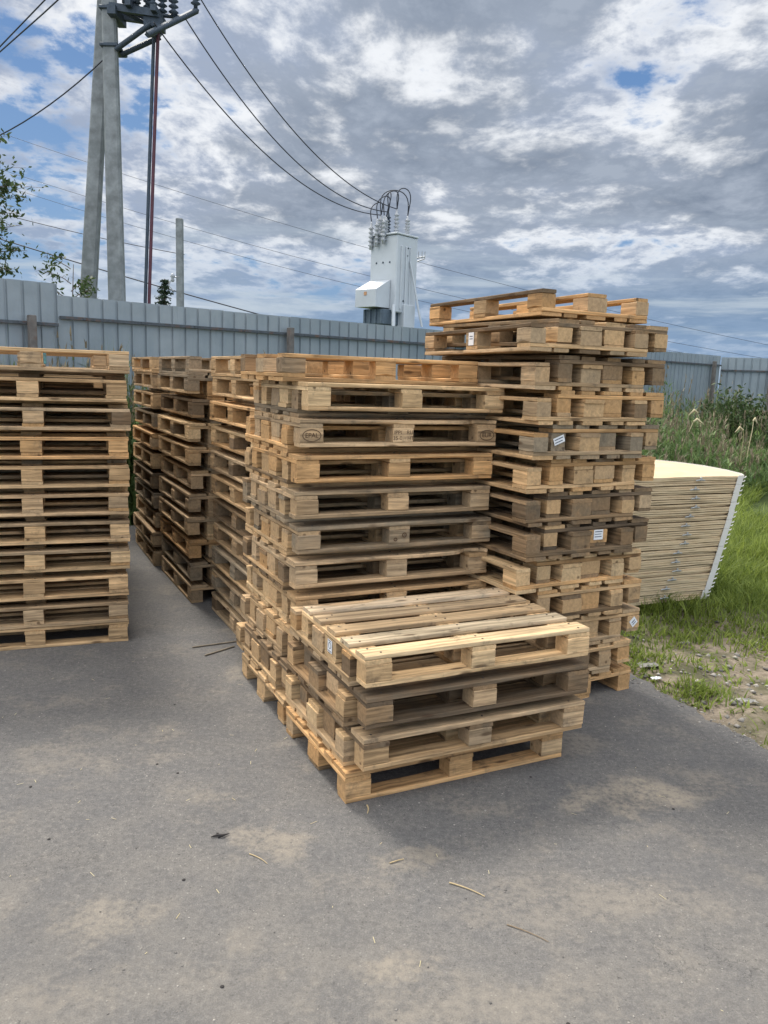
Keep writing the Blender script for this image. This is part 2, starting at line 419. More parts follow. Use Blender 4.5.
# three stacks along the aisle, long sides to the aisle
for k, (v0, wh, u0) in enumerate(((1.06, 'aisle stack nearest the camera', .10), (2.46, 'middle aisle stack', -.02), (3.81, 'farthest aisle stack', -.07))):
    o = Vector((-.444, 4.11, 0))+Vector((-.441*v0, .897*v0, 0))+Vector((.897*u0, .441*u0, 0))
    ton = random.sample(['tan', 'greytan', 'tan', 'grey', 'greytan', 'brown', 'orange', 'greytan', 'grey', 'fresh'], 10)
    stack((o.x, o.y), YAW+(.0, .01, -.01)[k], False, ton, random.sample(ton, 10), wh, 'pallets of the ' + ('first', 'second', 'third')[k]+' aisle stack',
          d=.158, jx=.018, jy=.014, base_tone='greytan', top_tone='tan' if k != 1 else 'grey')
# tall leaning stack on the right, short sides facing the lane
RS = {}
RY = .492
offsR = [(-.025, 0), (-.025, .0), (.035, 0), (.005, 0), (-.012, 0), (.018, 0), (.018, 0), (0, 0), (.0, 0), (.02, 0), (.0, 0.)]
e1r = Vector((math.cos(RY), math.sin(RY), 0)); e2r = Vector((-math.sin(RY), math.cos(RY), 0))
R0 = Vector((.866, 4.397, 0))
def rput(n, u, v, z, tone, inv, lbl=None, rj=0., tilt=(0, 0), **kw):
    c = R0+e1r*(.4+u)+e2r*(.6+v)
    RS[n] = pallet(c.x, c.y, z, RY+math.pi/2+rj, tone, lbl or lab(n, tone, 'tall right stack', inv), inv, 'pallets of the tall right stack', tilt, **kw)
rput(0, 0, 0, 0, 'orange', False, rj=.01)
rt = ['tan', 'tan', 'orange', 'fresh', 'dark', 'dark', 'orange', 'grey', 'orange', 'brown']
ri = ['greytan', 'greytan', 'tan', 'fresh', 'brown', 'brown', 'tan', 'grey', 'tan', 'greytan']
for k in range(10):
    du = offsR[k+1][0]+.006*k; rj = random.uniform(-.008, .008); z = PH+PAIR*k; dv = random.uniform(-.015, .015)
    rput(1+2*k, du-.153, dv+random.uniform(-.02, .02)-.03*(k % 3 == 1), z, ri[k], True, rj=rj, mixp=.3)
    rput(2+2*k, du, dv, z+PAIR-PH, rt[k], False, rj=rj, mixp=.3)
z = PH+PAIR*10
rput(21, -.13, -.05, z+.006, 'greytan', True, 'greyish twisted pallet nested under the third pallet from the top of the tall right stack', -.06, (0., .012), mixp=.3)
rput(22, .03, -.03, z+PAIR-PH+.010, 'brown', False, 'brown twisted pallet with sagging boards just under the topmost one of the right stack', -.02, (0., -.012), mixp=.3)
rput(23, .03, .14, z+PAIR+.020, 'orange', True, 'open upturned pallet standing topmost on the tall right stack, against the sky', 0.0, (0., 0.012), mixp=.2)

# stickers, stamps and paint on single blocks
def text_mesh(s, size):
    cu = bpy.data.curves.new('txt', 'FONT'); cu.body = s; cu.size = size; cu.extrude = .0004; cu.align_x = 'CENTER'; cu.align_y = 'CENTER'
    o = bpy.data.objects.new('txt', cu); COL.objects.link(o)
    dg = bpy.context.evaluated_depsgraph_get(); me = bpy.data.meshes.new_from_object(o.evaluated_get(dg))
    bpy.data.objects.remove(o); return me
def on_face(block, world_dir_rot, name, me, dx=0., dz=0., off=.0012, roll=0., half=(.0645, .049)):
    """put a flat mark on a block's side face; face is 'y-' 'y+' (long side) or 'x-' 'x+' (short side) in the block's own frame"""
    p = bpy.data.objects.new(name, me)
    inv = abs(block.rotation_euler.x) > 1
    F = {'y-': Vector((0,-1,0)), 'y+': Vector((0,1,0)), 'x-': Vector((-1,0,0)), 'x+': Vector((1,0,0))}[world_dir_rot]
    # desired frame in the pallet's coordinates: normal = F, up = +z ; convert into the block's frame
    B = block.rotation_euler.to_matrix()
    nrm = F; up = Vector((0,0,1)); xr = up.cross(nrm)
    Mx = Matrix((xr, up, nrm)).transposed()
    Mx = Mx @ Matrix.Rotation(roll, 3, 'Z')
    h = half[1] if 'y' in world_dir_rot else half[0]
    pos = F*(h+off)+xr*dx+up*dz
    L = B.inverted()
    m4 = (L@Mx).to_4x4(); m4.translation = L@pos
    link(p, block); p.matrix_parent_inverse.identity(); p.matrix_basis = m4
    return p
def ring_mesh(w, h, r, txt, tsize):
    mb = MB(); n = 28
    pts = [(w*math.cos(2*math.pi*k/n), h*math.sin(2*math.pi*k/n)) for k in range(n)]
    vs = []; fs = []
    for k, (x, y) in enumerate(pts):
        l = math.hypot(x, y); vs += [(x-x/l*r, y-y/l*r, .0004), (x+x/l*r, y+y/l*r, .0004)]
    for k in range(n): a = 2*k; b = 2*((k+1) % n); fs.append((a, a+1, b+1, b))
    mb.add(vs, fs)
    tm = text_mesh(txt, tsize); mb.add([tuple(v.co) for v in tm.vertices], [list(p.vertices) for p in tm.polygons])
    return mb.mesh('stamp', BURN)
def lines_mesh(lines, size):
    mb = MB()
    for i, t in enumerate(lines):
        tm = text_mesh(t, size); dy = (len(lines)/2-.5-i)*size*1.05
        mb.add([(v.co.x, v.co.y+dy, v.co.z) for v in tm.vertices], [list(p.vertices) for p in tm.polygons])
    return mb.mesh('stamp', BURN)
EPAL = ring_mesh(.050, .030, .0022, 'EPAL', .034); EUR = ring_mesh(.046, .028, .0022, 'EUR', .036)
IPPC = lines_mesh(['IPPC  RU', '35-00  HT'], .030)
def sticker(block, face, w, h, lines, dx=0, dz=0, roll=0, half=(.0645, .049), ring=False):
    mb = MB(); mb.box((0, 0, 0), (w, h, .0006))
    st = on_face(block, face, 'sticker', mb.mesh('sticker', WHITEP), dx, dz, .0018, roll, half)
    mb = MB()
    for i, (y, a, b, t) in enumerate(lines): mb.box(((a+b)/2*w, y*h, .0008), ((b-a)*w, t*h, .0004))
    if ring:
        n = 20
        for k in range(n):
            a = 2*math.pi*k/n; mb.box((.26*w*math.cos(a), .05*h+.26*w*math.sin(a), .0008), (.1*w, .06*w, .0004), a+math.pi/2)
    pr = bpy.data.objects.new('sticker', mb.mesh('sticker_print', INK))
    # the print is part of the sticker's mesh: join data
    me = st.data; me.materials.append(INK)
    base = MB(); base.v = [tuple(v.co) for v in me.vertices]; base.f = [list(p.vertices) for p in me.polygons]; base.m = [0]*len(base.f); base.sm = [False]*len(base.f)
    base.add(mb.v, mb.f, 1); st.data = base.mesh('sticker', [WHITEP, INK])
    bpy.data.objects.remove(pr)
    return st
# middle stack: third layer from the top carries oval brand marks
ups = lambda k: 2*k+2           # index of the upright pallet of pair k
P = MS[ups(7)][1]
for i, me in ((0, EPAL), (1, IPPC), (2, EUR)): on_face(P['blk', i, 0], 'y-', 'stamp', me)
P = MS[ups(4)][1]; on_face(P['blk', 1, 0], 'y-', 'stamp', ring_mesh(.012, .012, .003, '+', .016), .03, .01); on_face(P['blk', 1, 0], 'y-', 'stamp', ring_mesh(.009, .008, .003, '-', .012), -.025, -.012)
# low stack: white sticker with a ring on the left side block
sticker(SS[6][1]['blk', 0, 1], 'x-', .055, .062, [(-.38, -.4, .4, .06), (.42, -.4, .3, .05)], ring=True, half=(.0645, .0725))
# right stack stickers (short side of the pallet faces the lane: local x-)
sticker(RS[16][1]['blk', 0, 2], 'x-', .075, .04, [(.2, -.4, .4, .12), (-.2, -.4, .3, .12)], roll=.35)
sticker(RS[10][1]['blk', 0, 1], 'x-', .07, .06, [(.3, -.4, .4, .08), (.05, -.4, .3, .06), (-.2, -.4, .35, .08)], dz=.008, half=(.0645, .0725))
sticker(RS[4][1]['blk', 0, 0], 'x-', .05, .05, [(.1, -.3, .3, .12), (-.2, -.3, .3, .1)], roll=.7)
sticker(RS[21][1]['blk', 1, 2], 'y+', .06, .075, [(.2, -.3, .3, .06), (0, -.3, .3, .06)], half=(.0645, .049))
# left stack: a block with teal paint on the topmost pallet
LS[19][1]['blk', 1, 2].data = LS[19][1]['blk', 1, 2].data.copy(); LS[19][1]['blk', 1, 2].data.materials[0] = TEAL
LS[19][1]['blk', 1, 2]['label'] = 'block brushed with faded teal paint'

# ---------------------------------------------------------------- ground
def edge_x(y):
    xs = [(-6, 5.6), (2.5, 2.66), (3.4, 2.29), (3.98, 2.07), (4.56, 1.87), (4.93, 1.68), (5.6, 1.42), (7, .9), (9, .15), (10.6, -.9), (11, -2.2)]
    return float(np.interp(y, [a for a, b in xs], [b for a, b in xs]))
def fence_y(x): return 9.95+(x+4.0)*.905
def asphalt_mat():
    t = NT('asphalt'); tc = t.n('ShaderNodeTexCoord').outputs['Object']
    big = t.noise(tc, .55, 6, .65); mid = t.noise(tc, 4., 6, .65); fine = t.noise(tc, 55, 5, .75); gr = t.noise(tc, 190, 3, .7)
    vo = t.n('ShaderNodeTexVoronoi'); t.l(tc, vo.inputs['Vector']); vo.inputs['Scale'].default_value = 75
    vo2 = t.n('ShaderNodeTexVoronoi'); t.l(tc, vo2.inputs['Vector']); vo2.inputs['Scale'].default_value = 22
    c = t.mix(t.map(big, .3, .7), (.112, .113, .117), (.172, .169, .166))
    c = t.mix(t.map(mid, .4, .7, 0, .55), c, (.225, .21, .19))
    ag = t.noise(tc, 32, 4, .8)
    c = t.mix(t.map(ag, .38, .5, .4, 0), c, (.07, .068, .068)); c = t.mix(t.map(ag, .54, .66, 0, .4), c, (.29, .275, .255))
    c = t.mix(t.map(gr, .4, .6, 0, .7), c, (.085, .08, .078))
    c = t.mix(t.map(fine, .52, .68, 0, .45), c, (.27, .255, .235))
    sc = t.sep(vo.outputs['Color'])
    dot = t.math('MULTIPLY', t.map(vo.outputs['Distance'], .16, .32, 1, 0), t.math('GREATER_THAN', sc[0], .86))
    c = t.mix(t.math('MULTIPLY', dot, t.map(mid, .4, .6, .1, .7)), c, (.33, .315, .29))
    dot2 = t.math('MULTIPLY', t.map(vo.outputs['Distance'], .2, .35, 1, 0), t.math('LESS_THAN', sc[0], .16))
    c = t.mix(t.math('MULTIPLY', dot2, .6), c, (.05, .05, .052))
    # patches of dried sandy mud
    dist = t.vmath('ADD', tc, t.vmath('SCALE', t.vmath('SUBTRACT', t.n('ShaderNodeTexNoise', i_Scale=5., i_Detail=5.).outputs['Color'], (.5, .5, .5)), sc=.0))
    nw = t.n('ShaderNodeTexNoise', i_Scale=3.2, i_Detail=6., i_Roughness=.65); t.l(tc, nw.inputs['Vector'])
    wv = t.vmath('ADD', tc, t.vmath('SCALE', t.vmath('SUBTRACT', nw.outputs['Color'], (.5, .5, .5)), sc=.55))
    tot = None
    for (x, y, rx, ry, a, st) in MUD:
        q = t.vmath('SUBTRACT', wv, (x, y, 0))
        s_ = t.sep(q); ca, sa = math.cos(a), math.sin(a)
        ux = t.math('ADD', t.math('MULTIPLY', s_[0], ca/rx), t.math('MULTIPLY', s_[1], sa/rx))
        uy = t.math('ADD', t.math('MULTIPLY', s_[0], -sa/ry), t.math('MULTIPLY', s_[1], ca/ry))
        d = t.math('SQRT', t.math('ADD', t.math('MULTIPLY', ux, ux), t.math('MULTIPLY', uy, uy)))
        m = t.map(d, .55, 1.2, st, 0, True)
        tot = m if tot is None else t.math('MAXIMUM', tot, m)
    loose = t.map(t.noise(tc, 1.7, 7, .72), .52, .68, 0, .55)
    mk = t.math('MULTIPLY', t.math('MAXIMUM', tot, loose), t.map(t.math('ADD', t.math('MULTIPLY', ag, .5), t.math('MULTIPLY', mid, .5)), .42, .55, .15, .95))
    c = t.mix(mk, c, t.mix(t.map(mid, .3, .7), (.235, .205, .165), (.315, .275, .22)))
    sand = t.map(t.math('ADD', t.sep(tc)[1], t.math('MULTIPLY', big, 2.5)), 3.1, 4.6, .34, 0, True)   # wind-blown sand lies nearer the gate
    c = t.mix(t.math('MULTIPLY', sand, t.map(mid, .3, .65, .3, 1)), c, (.25, .228, .195))
    vc = t.n('ShaderNodeTexVoronoi', feature='DISTANCE_TO_EDGE'); t.l(wv, vc.inputs['Vector']); vc.inputs['Scale'].default_value = 7.
    crack = t.math('MULTIPLY', t.map(vc.outputs['Distance'], .0, .02, 1, 0), t.map(t.noise(tc, 1.3, 3), .56, .66, 0, .7))
    c = t.mix(crack, c, (.04, .04, .04))
    damp = t.map(t.noise(tc, 1.1, 3, .5), .55, .7, 0, .3)
    c = t.mix(damp, c, (.095, .095, .10))
    h = t.math('ADD', t.math('MULTIPLY', gr, .7), t.math('ADD', fine, t.math('MULTIPLY', vo2.outputs['Distance'], .25)))
    return t.out(c, t.map(fine, .3, .7, .75, .95), h, .8, .006, spec=.25)
MUD = [(1.27, 3.45, .24, .17, .5, .95), (.95, 3.4, .2, .08, .45, .8), (1.55, 3.6, .2, .12, .3, .5), (-.38, 2.95, .18, .12, 0, .6), (.09, 2.29, .14, .1, .3, .7), (-.95, 2.5, .2, .12, .2, .5),
       (.15, 2.9, .13, .1, .1, .6), (1.0, 3.95, .3, .1, .4, .45), (.55, 2.68, .3, .12, .4, .3), (-1.3, 3.6, .4, .1, .2, .3), (.95, 2.7, .4, .12, .3, .35), (.35, 2.15, .5, .1, .2, .35)]
ASPH = asphalt_mat()
ys = list(np.arange(-6, 10.95, .05)); rr = random.Random(4)
right = [(edge_x(y)+.03*math.sin(y*5.3)+.015*math.sin(y*17)+rr.uniform(-.022, .022), y) for y in ys]
left = []
for x in np.arange(-2.6, -30, -.8): left.append((float(x), max(fence_y(float(x))-1.35, -6) if x > -9 else 4.))
poly = right+left+[(-30, -12), (8, -12)]
mb = MB(); n = len(poly); mb.v = [(x, y, 0.) for x, y in poly]+[(x, y, -.06) for x, y in poly]
mb.f = [list(range(n))]+[[i, n+i, n+(i+1) % n, (i+1) % n] for i in range(n)]; mb.m = [0]*len(mb.f); mb.sm = [False]*len(mb.f)
tag(mb.build('asphalt_yard', ASPH), kind='structure')

def soil_mat():
    t = NT('soil'); tc = t.n('ShaderNodeTexCoord').outputs['Object']
    a = t.noise(tc, 2.5, 6, .65); b = t.noise(tc, 24, 6, .7); s = t.sep(tc)
    c = t.mix(t.map(b, .3, .7), (.15, .12, .09), (.30, .255, .20))
    c = t.mix(t.map(a, .45, .6), c, (.10, .095, .06))
    c = t.mix(t.map(s[1], 6.0, 8.0), c, (.07, .095, .035))
    return t.out(c, .95, b, .9, .012, spec=.1)
SOIL = soil_mat()
# far ground
mb = MB(); mb.add([(-400,-400,-.07),(400,-400,-.07),(400,400,-.07),(-400,400,-.07)], [(0,1,2,3)])
def far_mat():
    t = NT('field'); tc = t.n('ShaderNodeTexCoord').outputs['Object']; a = t.noise(tc, .5, 6, .65)
    return t.out(t.mix(t.map(a, .35, .65), (.06, .085, .03), (.13, .15, .06)), .95, a, .5, .05, spec=.1)
tag(mb.build('ground', far_mat()), kind='structure')
def hgt(x, y):
    ex = edge_x(y) if y < 10.9 else -3.
    d = x-ex
    k = min(1., max(0., d/.35))
    return -.035+k*(.03+.025*math.sin(x*3.1+y*1.7)+.02*math.sin(x*7.3-y*5.1)+.012*math.sin(x*17+y*13))+.02*min(1, max(0, d-1))
gx = np.arange(-10, 16, .11); gy = np.concatenate([np.arange(1.5, 9, .09), np.arange(9, 24, .25)])
vs = []; fs = []; nx = len(gx)
r5 = np.random.default_rng(5).uniform(-.01, .01, (len(gy), len(gx)))
for j, y in enumerate(gy):
    for i, x in enumerate(gx): vs.append((float(x), float(y), hgt(x, y)+float(r5[j, i])*.7))
for j in range(len(gy)-1):
    for i in range(nx-1):
        x, y = gx[i], gy[j]
        if y < 10.8 and x < edge_x(y)-.5 and not (x < -2.2 and y > fence_y(x)-1.8): continue
        fs.append((j*nx+i, j*nx+i+1, (j+1)*nx+i+1, (j+1)*nx+i))
mb = MB(); mb.add(vs, fs, 0, True); tag(mb.build('verge', SOIL), kind='structure')

# ---------------------------------------------------------------- blades helper (vectorised)
def blades(name, base, h, w, lean, az, mat, segs=3, mats=None, droop=1.):
    """base (n,3), h, w, lean, az: arrays"""
    n = len(base); K = segs+1
    t = np.linspace(0, 1, K)
    dx = np.cos(az)[:, None]; dy = np.sin(az)[:, None]
    off = lean[:, None]*h[:, None]*(t[None]**(1.8*droop))
    zz = h[:, None]*(t[None]-.25*lean[:, None]*t[None]**2)
    cx = base[:, 0:1]+dx*off; cy = base[:, 1:2]+dy*off; cz = base[:, 2:3]+zz
    ww = w[:, None]*(1-t[None]**1.6)*.5+.0004
    fa = az+np.pi/2+rng.uniform(-.6, .6, n)
    px = np.cos(fa)[:, None]*ww; py = np.sin(fa)[:, None]*ww
    L = np.stack([cx-px, cy-py, cz], -1); Rr = np.stack([cx+px, cy+py, cz], -1)
    V = np.stack([L, Rr], 2).reshape(-1, 3)
    b = (np.arange(n)*K*2)[:, None]; s = (np.arange(segs)*2)[None]
    a = b+s; F = np.stack([a, a+1, a+3, a+2], -1).reshape(-1, 4)
    return raw_mesh(name, V, F, mat)
def raw_mesh(name, V, F, mat, smooth=False):
    me = bpy.data.meshes.new(name); me.vertices.add(len(V)); me.vertices.foreach_set('co', np.ascontiguousarray(V, dtype=np.float32).ravel())
    k = F.shape[1]; me.loops.add(F.size); me.loops.foreach_set('vertex_index', np.ascontiguousarray(F, dtype=np.int32).ravel())
    me.polygons.add(len(F)); me.polygons.foreach_set('loop_start', np.arange(len(F), dtype=np.int32)*k)
    me.materials.append(mat); me.update(calc_edges=True); me.validate(); return me
def ex_v(y):
    return np.where(y < 10.9, np.interp(y, [-6, 2.5, 3.4, 3.98, 4.56, 4.93, 5.6, 7, 9, 10.6, 11], [5.6, 2.66, 2.29, 2.07, 1.87, 1.68, 1.42, .9, .15, -.9, -2.2]), -3.)
def hg_v(x, y):
    d = x-ex_v(y); k = np.clip(d/.35, 0, 1)
    return -.035+k*(.03+.025*np.sin(x*3.1+y*1.7)+.02*np.sin(x*7.3-y*5.1)+.012*np.sin(x*17+y*13))+.02*np.clip(d-1, 0, 1)-.006
def patch(x, y, s=1., k=0.):
    return .5+.25*np.sin(x*2.3*s+1.3*np.sin(y*1.9*s+k))+.25*np.sin(y*2.9*s+1.7*np.sin(x*1.4*s+2*k))
PLYP = [(1.80, 6.42), (2.75, 6.85), (3.0, 7.3), (3.05, 8.1), (2.6, 8.5), (1.1, 7.8)]
def in_poly(x, y, P):
    c = np.zeros(len(x), bool); j = len(P)-1
    for i in range(len(P)):
        xi, yi = P[i]; xj, yj = P[j]
        c ^= ((yi > y) != (yj > y)) & (x < (xj-xi)*(y-yi)/(yj-yi+1e-9)+xi); j = i
    return c
# grass
N = 190000
Y = 3.4+14.5*rng.random(N)**1.7; X = ex_v(Y)+rng.random(N)*(1.+Y*.62)
fy = 9.95+(X+4)*.905
keep = (Y < fy-.1)
d = X-ex_v(Y)
bare = np.exp(-(((X-2.55)/.62)**2+((Y-4.75)/.62)**2))*1.1+np.exp(-(((X-3.0)/.5)**2+((Y-4.9)/.35)**2))*.7   # trodden earth by the lane
dens = np.clip(patch(X, Y, 2.2)*1.3-.12, 0, 1)*np.clip(.45+.35*(Y-5.2), .12, 1)
dens = np.where(Y > 6.4, np.clip(.7+.3*patch(X, Y, 1.5, 1), 0, 1), dens)
dens *= np.clip(1-bare*1.35, 0.01, 1)
tuft = np.exp(-(((X-1.98)/.16)**2+((Y-4.74)/.12)**2)); dens = np.maximum(dens*np.clip(d/.12, .25, 1), tuft)
keep &= (rng.random(N) < dens) & ~in_poly(X, Y, PLYP)
X = X[keep]; Y = Y[keep]; n = len(X)
h = (.045+.06*rng.random(n))*(1+np.clip((Y-5.9)*.95, 0, 2.4))*(.6+.8*patch(X, Y, 2.7, 2))
h = np.minimum(h, .36)
me = blades('grass', np.stack([X, Y, hg_v(X, Y)], 1), h, .005+.004*rng.random(n)+.0012*Y*.5, .2+.9*rng.random(n), rng.uniform(0, 6.28, n), GRASS)
tag(link(bpy.data.objects.new('grass', me)), kind='stuff')
# broad low leaves along the edge (plantain, dandelion)
n = 1300; Y = 4.0+3*rng.random(n); X = ex_v(Y)+.03+rng.random(n)**1.6*1.6
cl = patch(X, Y, 3.5, 4) > .42; X = X[cl]; Y = Y[cl]; n = len(X)
me = blades('low_weeds', np.stack([X, Y, hg_v(X, Y)], 1), .03+.045*rng.random(n), .012+.012*rng.random(n), .8+.7*rng.random(n), rng.uniform(0, 6.28, n), GRASS)
tag(link(bpy.data.objects.new('low_weeds', me)), kind='stuff')

# tall weeds before the fence: stems with leaves and brown seed heads
def tall_weeds(name, cx, cy, hh, seed_frac, leafy):
    n = len(cx); V = []; 
    K = 26; b = []; h = []; w = []; ln = []; az = []
    base = np.stack([cx, cy, hg_v(cx, cy)], 1)
    leanA = rng.uniform(0, 6.28, n); leanK = rng.uniform(.03, .22, n)
    # stems
    st = blades(name, base, hh, np.full(n, .013), leanK, leanA, WEED, 4)
    def pos(t):  # points on the stems, t (n,)
        off = leanK*hh*t**1.8
        return np.stack([cx+np.cos(leanA)*off, cy+np.sin(leanA)*off, base[:, 2]+hh*(t-.25*leanK*t**2)], 1)
    parts = [(st, 0)]
    for k in range(leafy):
        t = rng.uniform(.05, .85, n)
        m = blades(name, pos(t), hh*.0+rng.uniform(.08, .2, n), rng.uniform(.015, .038, n), rng.uniform(.5, 1.6, n), rng.uniform(0, 6.28, n), WEED, 2)
        parts.append((m, 0))
    sel = rng.random(n) < seed_frac
    for k in range(14):
        t = rng.uniform(.72, 1.0, n); p = pos(t)[sel]; q = int(sel.sum())
        if q: parts.append((blades(name, p, rng.uniform(.05, .13, q), rng.uniform(.012, .03, q), rng.uniform(.1, .7, q), rng.uniform(0, 6.28, q), SEED, 2), 1))
    allv = []; allf = []; mi = []; o = 0
    for m, i in parts:
        v = np.empty(len(m.vertices)*3, np.float32); m.vertices.foreach_get('co', v); f = np.empty(len(m.loops), np.int32); m.loops.foreach_get('vertex_index', f)
        allv.append(v.reshape(-1, 3)); allf.append(f.reshape(-1, 4)+o); mi.append(np.full(len(f)//4, i, np.int32)); o += len(v)//3
        bpy.data.meshes.remove(m)
    me = raw_mesh(name, np.concatenate(allv), np.concatenate(allf), WEED); me.materials.append(SEED)
    me.polygons.foreach_set('material_index', np.concatenate(mi)); return link(bpy.data.objects.new(name, me))
n = 8000; X = rng.uniform(-4.8, 9.5, n); fd = rng.uniform(.15, 1., n)**1.2*np.where(X < -.5, 1.3, 5.8)
Y = fence_y(X)-fd
k = ((X > ex_v(Y)+.25) | (X < -.5)) & (Y > 8.7)
X = X[k]; Y = Y[k]; fd = fd[k]
hh = (1.+.95*rng.random(len(X)))*(.8+.5*patch(X, Y, 1.1, 3))*np.clip(1.12-fd*.13, .35, 1)
tag(tall_weeds('tall_weeds', X, Y, hh, .24, 9), kind='stuff')
# dark bushy shrub before the fence corner
def shrub(x, y, H, W, label):
    root = empty('shrub', (x, y, 0), 0, label, 'shrub'); mb = MB(); pts = []; rt = random.Random(21)
    for k in range(34):
        az = rt.uniform(0, 6.28); l = W*rt.uniform(.2, 1); h = H*rt.uniform(.6, 1)
        p = [Vector((math.cos(az)*l*u**1.3, math.sin(az)*l*u**1.3, h*u*(1-.1*u))) for u in [i/6 for i in range(7)]]
        mb.tube(p, .014, 5, r2=.004)
        for q in range(130):
            u = rt.uniform(.15, 1); c = Vector((math.cos(az)*l*u**1.3, math.sin(az)*l*u**1.3, h*u*(1-.1*u))); pts.append((c.x+rt.gauss(0, .09), c.y+rt.gauss(0, .09), c.z+rt.gauss(0, .08)))
    mb.build('stems', BARK, root); leaf_quads('crown', np.array(pts), .06, LEAF, root)
# bleached dry stalks sticking out of the weeds
SP = [(5.35, 14.6, 1.15, .5), (5.9, 14.9, 1.3, 2.4), (6.4, 14.4, 1.05, 4.), (6.55, 14.5, 1.2, 1.2), (6.9, 14.3, 1.0, 5.)]
for i, (x, y, z, a) in enumerate(SP):
    mb = MB(); p = [(x+.22*math.cos(a)*t*t-.03*math.sin(5*t), y+.22*math.sin(a)*t*t, z*t+.18*math.sin(t*2.6)) for t in [q/8 for q in range(9)]]
    mb.tube(p, .011, 5, r2=.006)
    e = p[-1]; mb.tube([e, (e[0]+.08*math.cos(a), e[1]+.03, e[2]+.05), (e[0]+.22*math.cos(a), e[1], e[2]-.04)], [.018, .03, .006], 5)
    o = mb.build('dry_stalk', DRY)
    tag(o, 'bleached bent dry stalk standing among the green weeds by the fence', 'dry stalk', 'dry stalks among the weeds by the fence')

# rubble and scraps on the verge; grit on the asphalt
def stones(name, X, Y, Z, s, mat, kind='stuff'):
    n = len(X); 
    base = np.array([[1,0,0],[-1,0,0],[0,1,0],[0,-1,0],[0,0,1],[0,0,-1]], float)
    F = np.array([[0,2,4],[2,1,4],[1,3,4],[3,0,4],[2,0,5],[1,2,5],[3,1,5],[0,3,5]])
    V = base[None]*rng.uniform(.6, 1.3, (n, 6, 1))*s[:, None, None]*np.array([1, 1, .55])
    a = rng.uniform(0, 6.28, n); c, sn = np.cos(a)[:, None], np.sin(a)[:, None]
    V = np.stack([V[..., 0]*c-V[..., 1]*sn, V[..., 0]*sn+V[..., 1]*c, V[..., 2]], -1)+np.stack([X, Y, Z], 1)[:, None]
    Fa = (F[None]+np.arange(n)[:, None, None]*6).reshape(-1, 3)
    me = raw_mesh(name, V.reshape(-1, 3), Fa, mat); return tag(link(bpy.data.objects.new(name, me)), kind=kind)
def stone_mat():
    t = NT('stone'); r = t.n('ShaderNodeNewGeometry').outputs['Random Per Island']
    c = t.mix(r, (.10, .095, .09), (.42, .39, .35)); return t.out(c, .9)
STONE = stone_mat()
n = 6500; X = rng.uniform(-3.2, 2.6, n); Y = 1.6+5*rng.random(n)**1.3; k = X < ex_v(Y)-.03; X = X[k]; Y = Y[k]
stones('grit', X, Y, np.full(len(X), .0008), np.where(rng.random(len(X)) < .5, .0016, .0012)+.0045*rng.random(len(X))**5, STONE)
n = 1500; Y = 3.6+2.9*rng.random(n); X = ex_v(Y)+.02+rng.random(n)*1.7
k = rng.random(n) < np.exp(-(((X-2.5)/.8)**2+((Y-4.8)/.8)**2))+.12; X = X[k]; Y = Y[k]
stones('rubble', X, Y, hg_v(X, Y)+.008, .004+.03*rng.random(len(X))**3, STONE)
n = 900; Y = 3.0+4*rng.random(n); X = ex_v(Y)+rng.normal(0, .06, n)
stones('edge_gravel', X, Y, np.where(X < ex_v(Y), .001, -.012), .003+.011*rng.random(n)**3, STONE)
# straw bits and splinters: tiny, uncountable
n = 90; X = rng.uniform(-2.4, 2.2, n); Y = 1.8+3.6*rng.random(n); k = X < ex_v(Y)-.05; X = X[k]; Y = Y[k]; n = len(X)
a = rng.uniform(0, 6.28, n); l = rng.uniform(.004, .018, n); dxy = np.stack([np.cos(a), np.sin(a)], 1); pxy = np.stack([-np.sin(a), np.cos(a)], 1)*.0012
V = np.stack([np.concatenate([np.stack([X, Y], 1)+s1*dxy*l[:, None]+s2*pxy, np.full((n, 1), .0025)], 1) for s1, s2 in ((-1,-1),(1,-1),(1,1),(-1,1))], 1).reshape(-1, 3)
me = raw_mesh('wood_splinters', V, np.arange(4*n).reshape(-1, 4), DRY); tag(link(bpy.data.objects.new('wood_splinters', me)), kind='stuff')

def stick(name, a, b, r, mat, label, cat, group=None, bend=.01):
    mb = MB(); a = Vector((*a, r+.001)); b = Vector((*b, r+.001)); m = (a+b)/2+Vector((bend, bend*.6, .002))
    p = [a*(1-t)*(1-t)+m*2*t*(1-t)+b*t*t for t in [i/7 for i in range(8)]]
    mb.tube(p, r, 6, r2=r*.55); return tag(mb.build(name, mat), label, cat, group)
STRAW = simple('straw', (.45, .35, .2), .8)
stick('wood_sliver', (.295, 2.755), (.42, 2.68), .003, STRAW, 'pale wood sliver on the asphalt, the longer one just in front of the low stack', 'wood sliver')
stick('wood_sliver', (.48, 2.53), (.61, 2.45), .002, simple('twig', (.22, .16, .1), .9), 'thin brown twig lying on the asphalt at lower right', 'twig')
stick('wood_sliver', (-.485, 2.895), (-.405, 2.835), .0022, STRAW, 'short pale straw lying on asphalt left of the low stack', 'straw')
stick('wood_sliver', (.07, 2.865), (.125, 2.895), .003, STRAW, 'tiny pale chip on a sandy patch in front of the low stack', 'wood chip')
stick('wood_sliver', (-.03, 3.285), (-.027, 3.22), .004, STRAW, 'short light splinter beside the front corner block of the low stack', 'wood chip')
BLK = simple('dead_leaf', (.025, .022, .022), .8)
mb = MB(); c = Vector((-.625, 3.0, .004))
mb.tube([c+Vector((-.035, .0, 0)), c+Vector((-.012, .008, .004)), c+Vector((.01, .004, .006)), c+Vector((.036, .03, .001))], [.0015, .0055, .006, .001], 6)
mb.tube([c, c+Vector((-.01, .025, .002)), c+Vector((-.02, .03, 0))], [.006, .003, .001], 5)
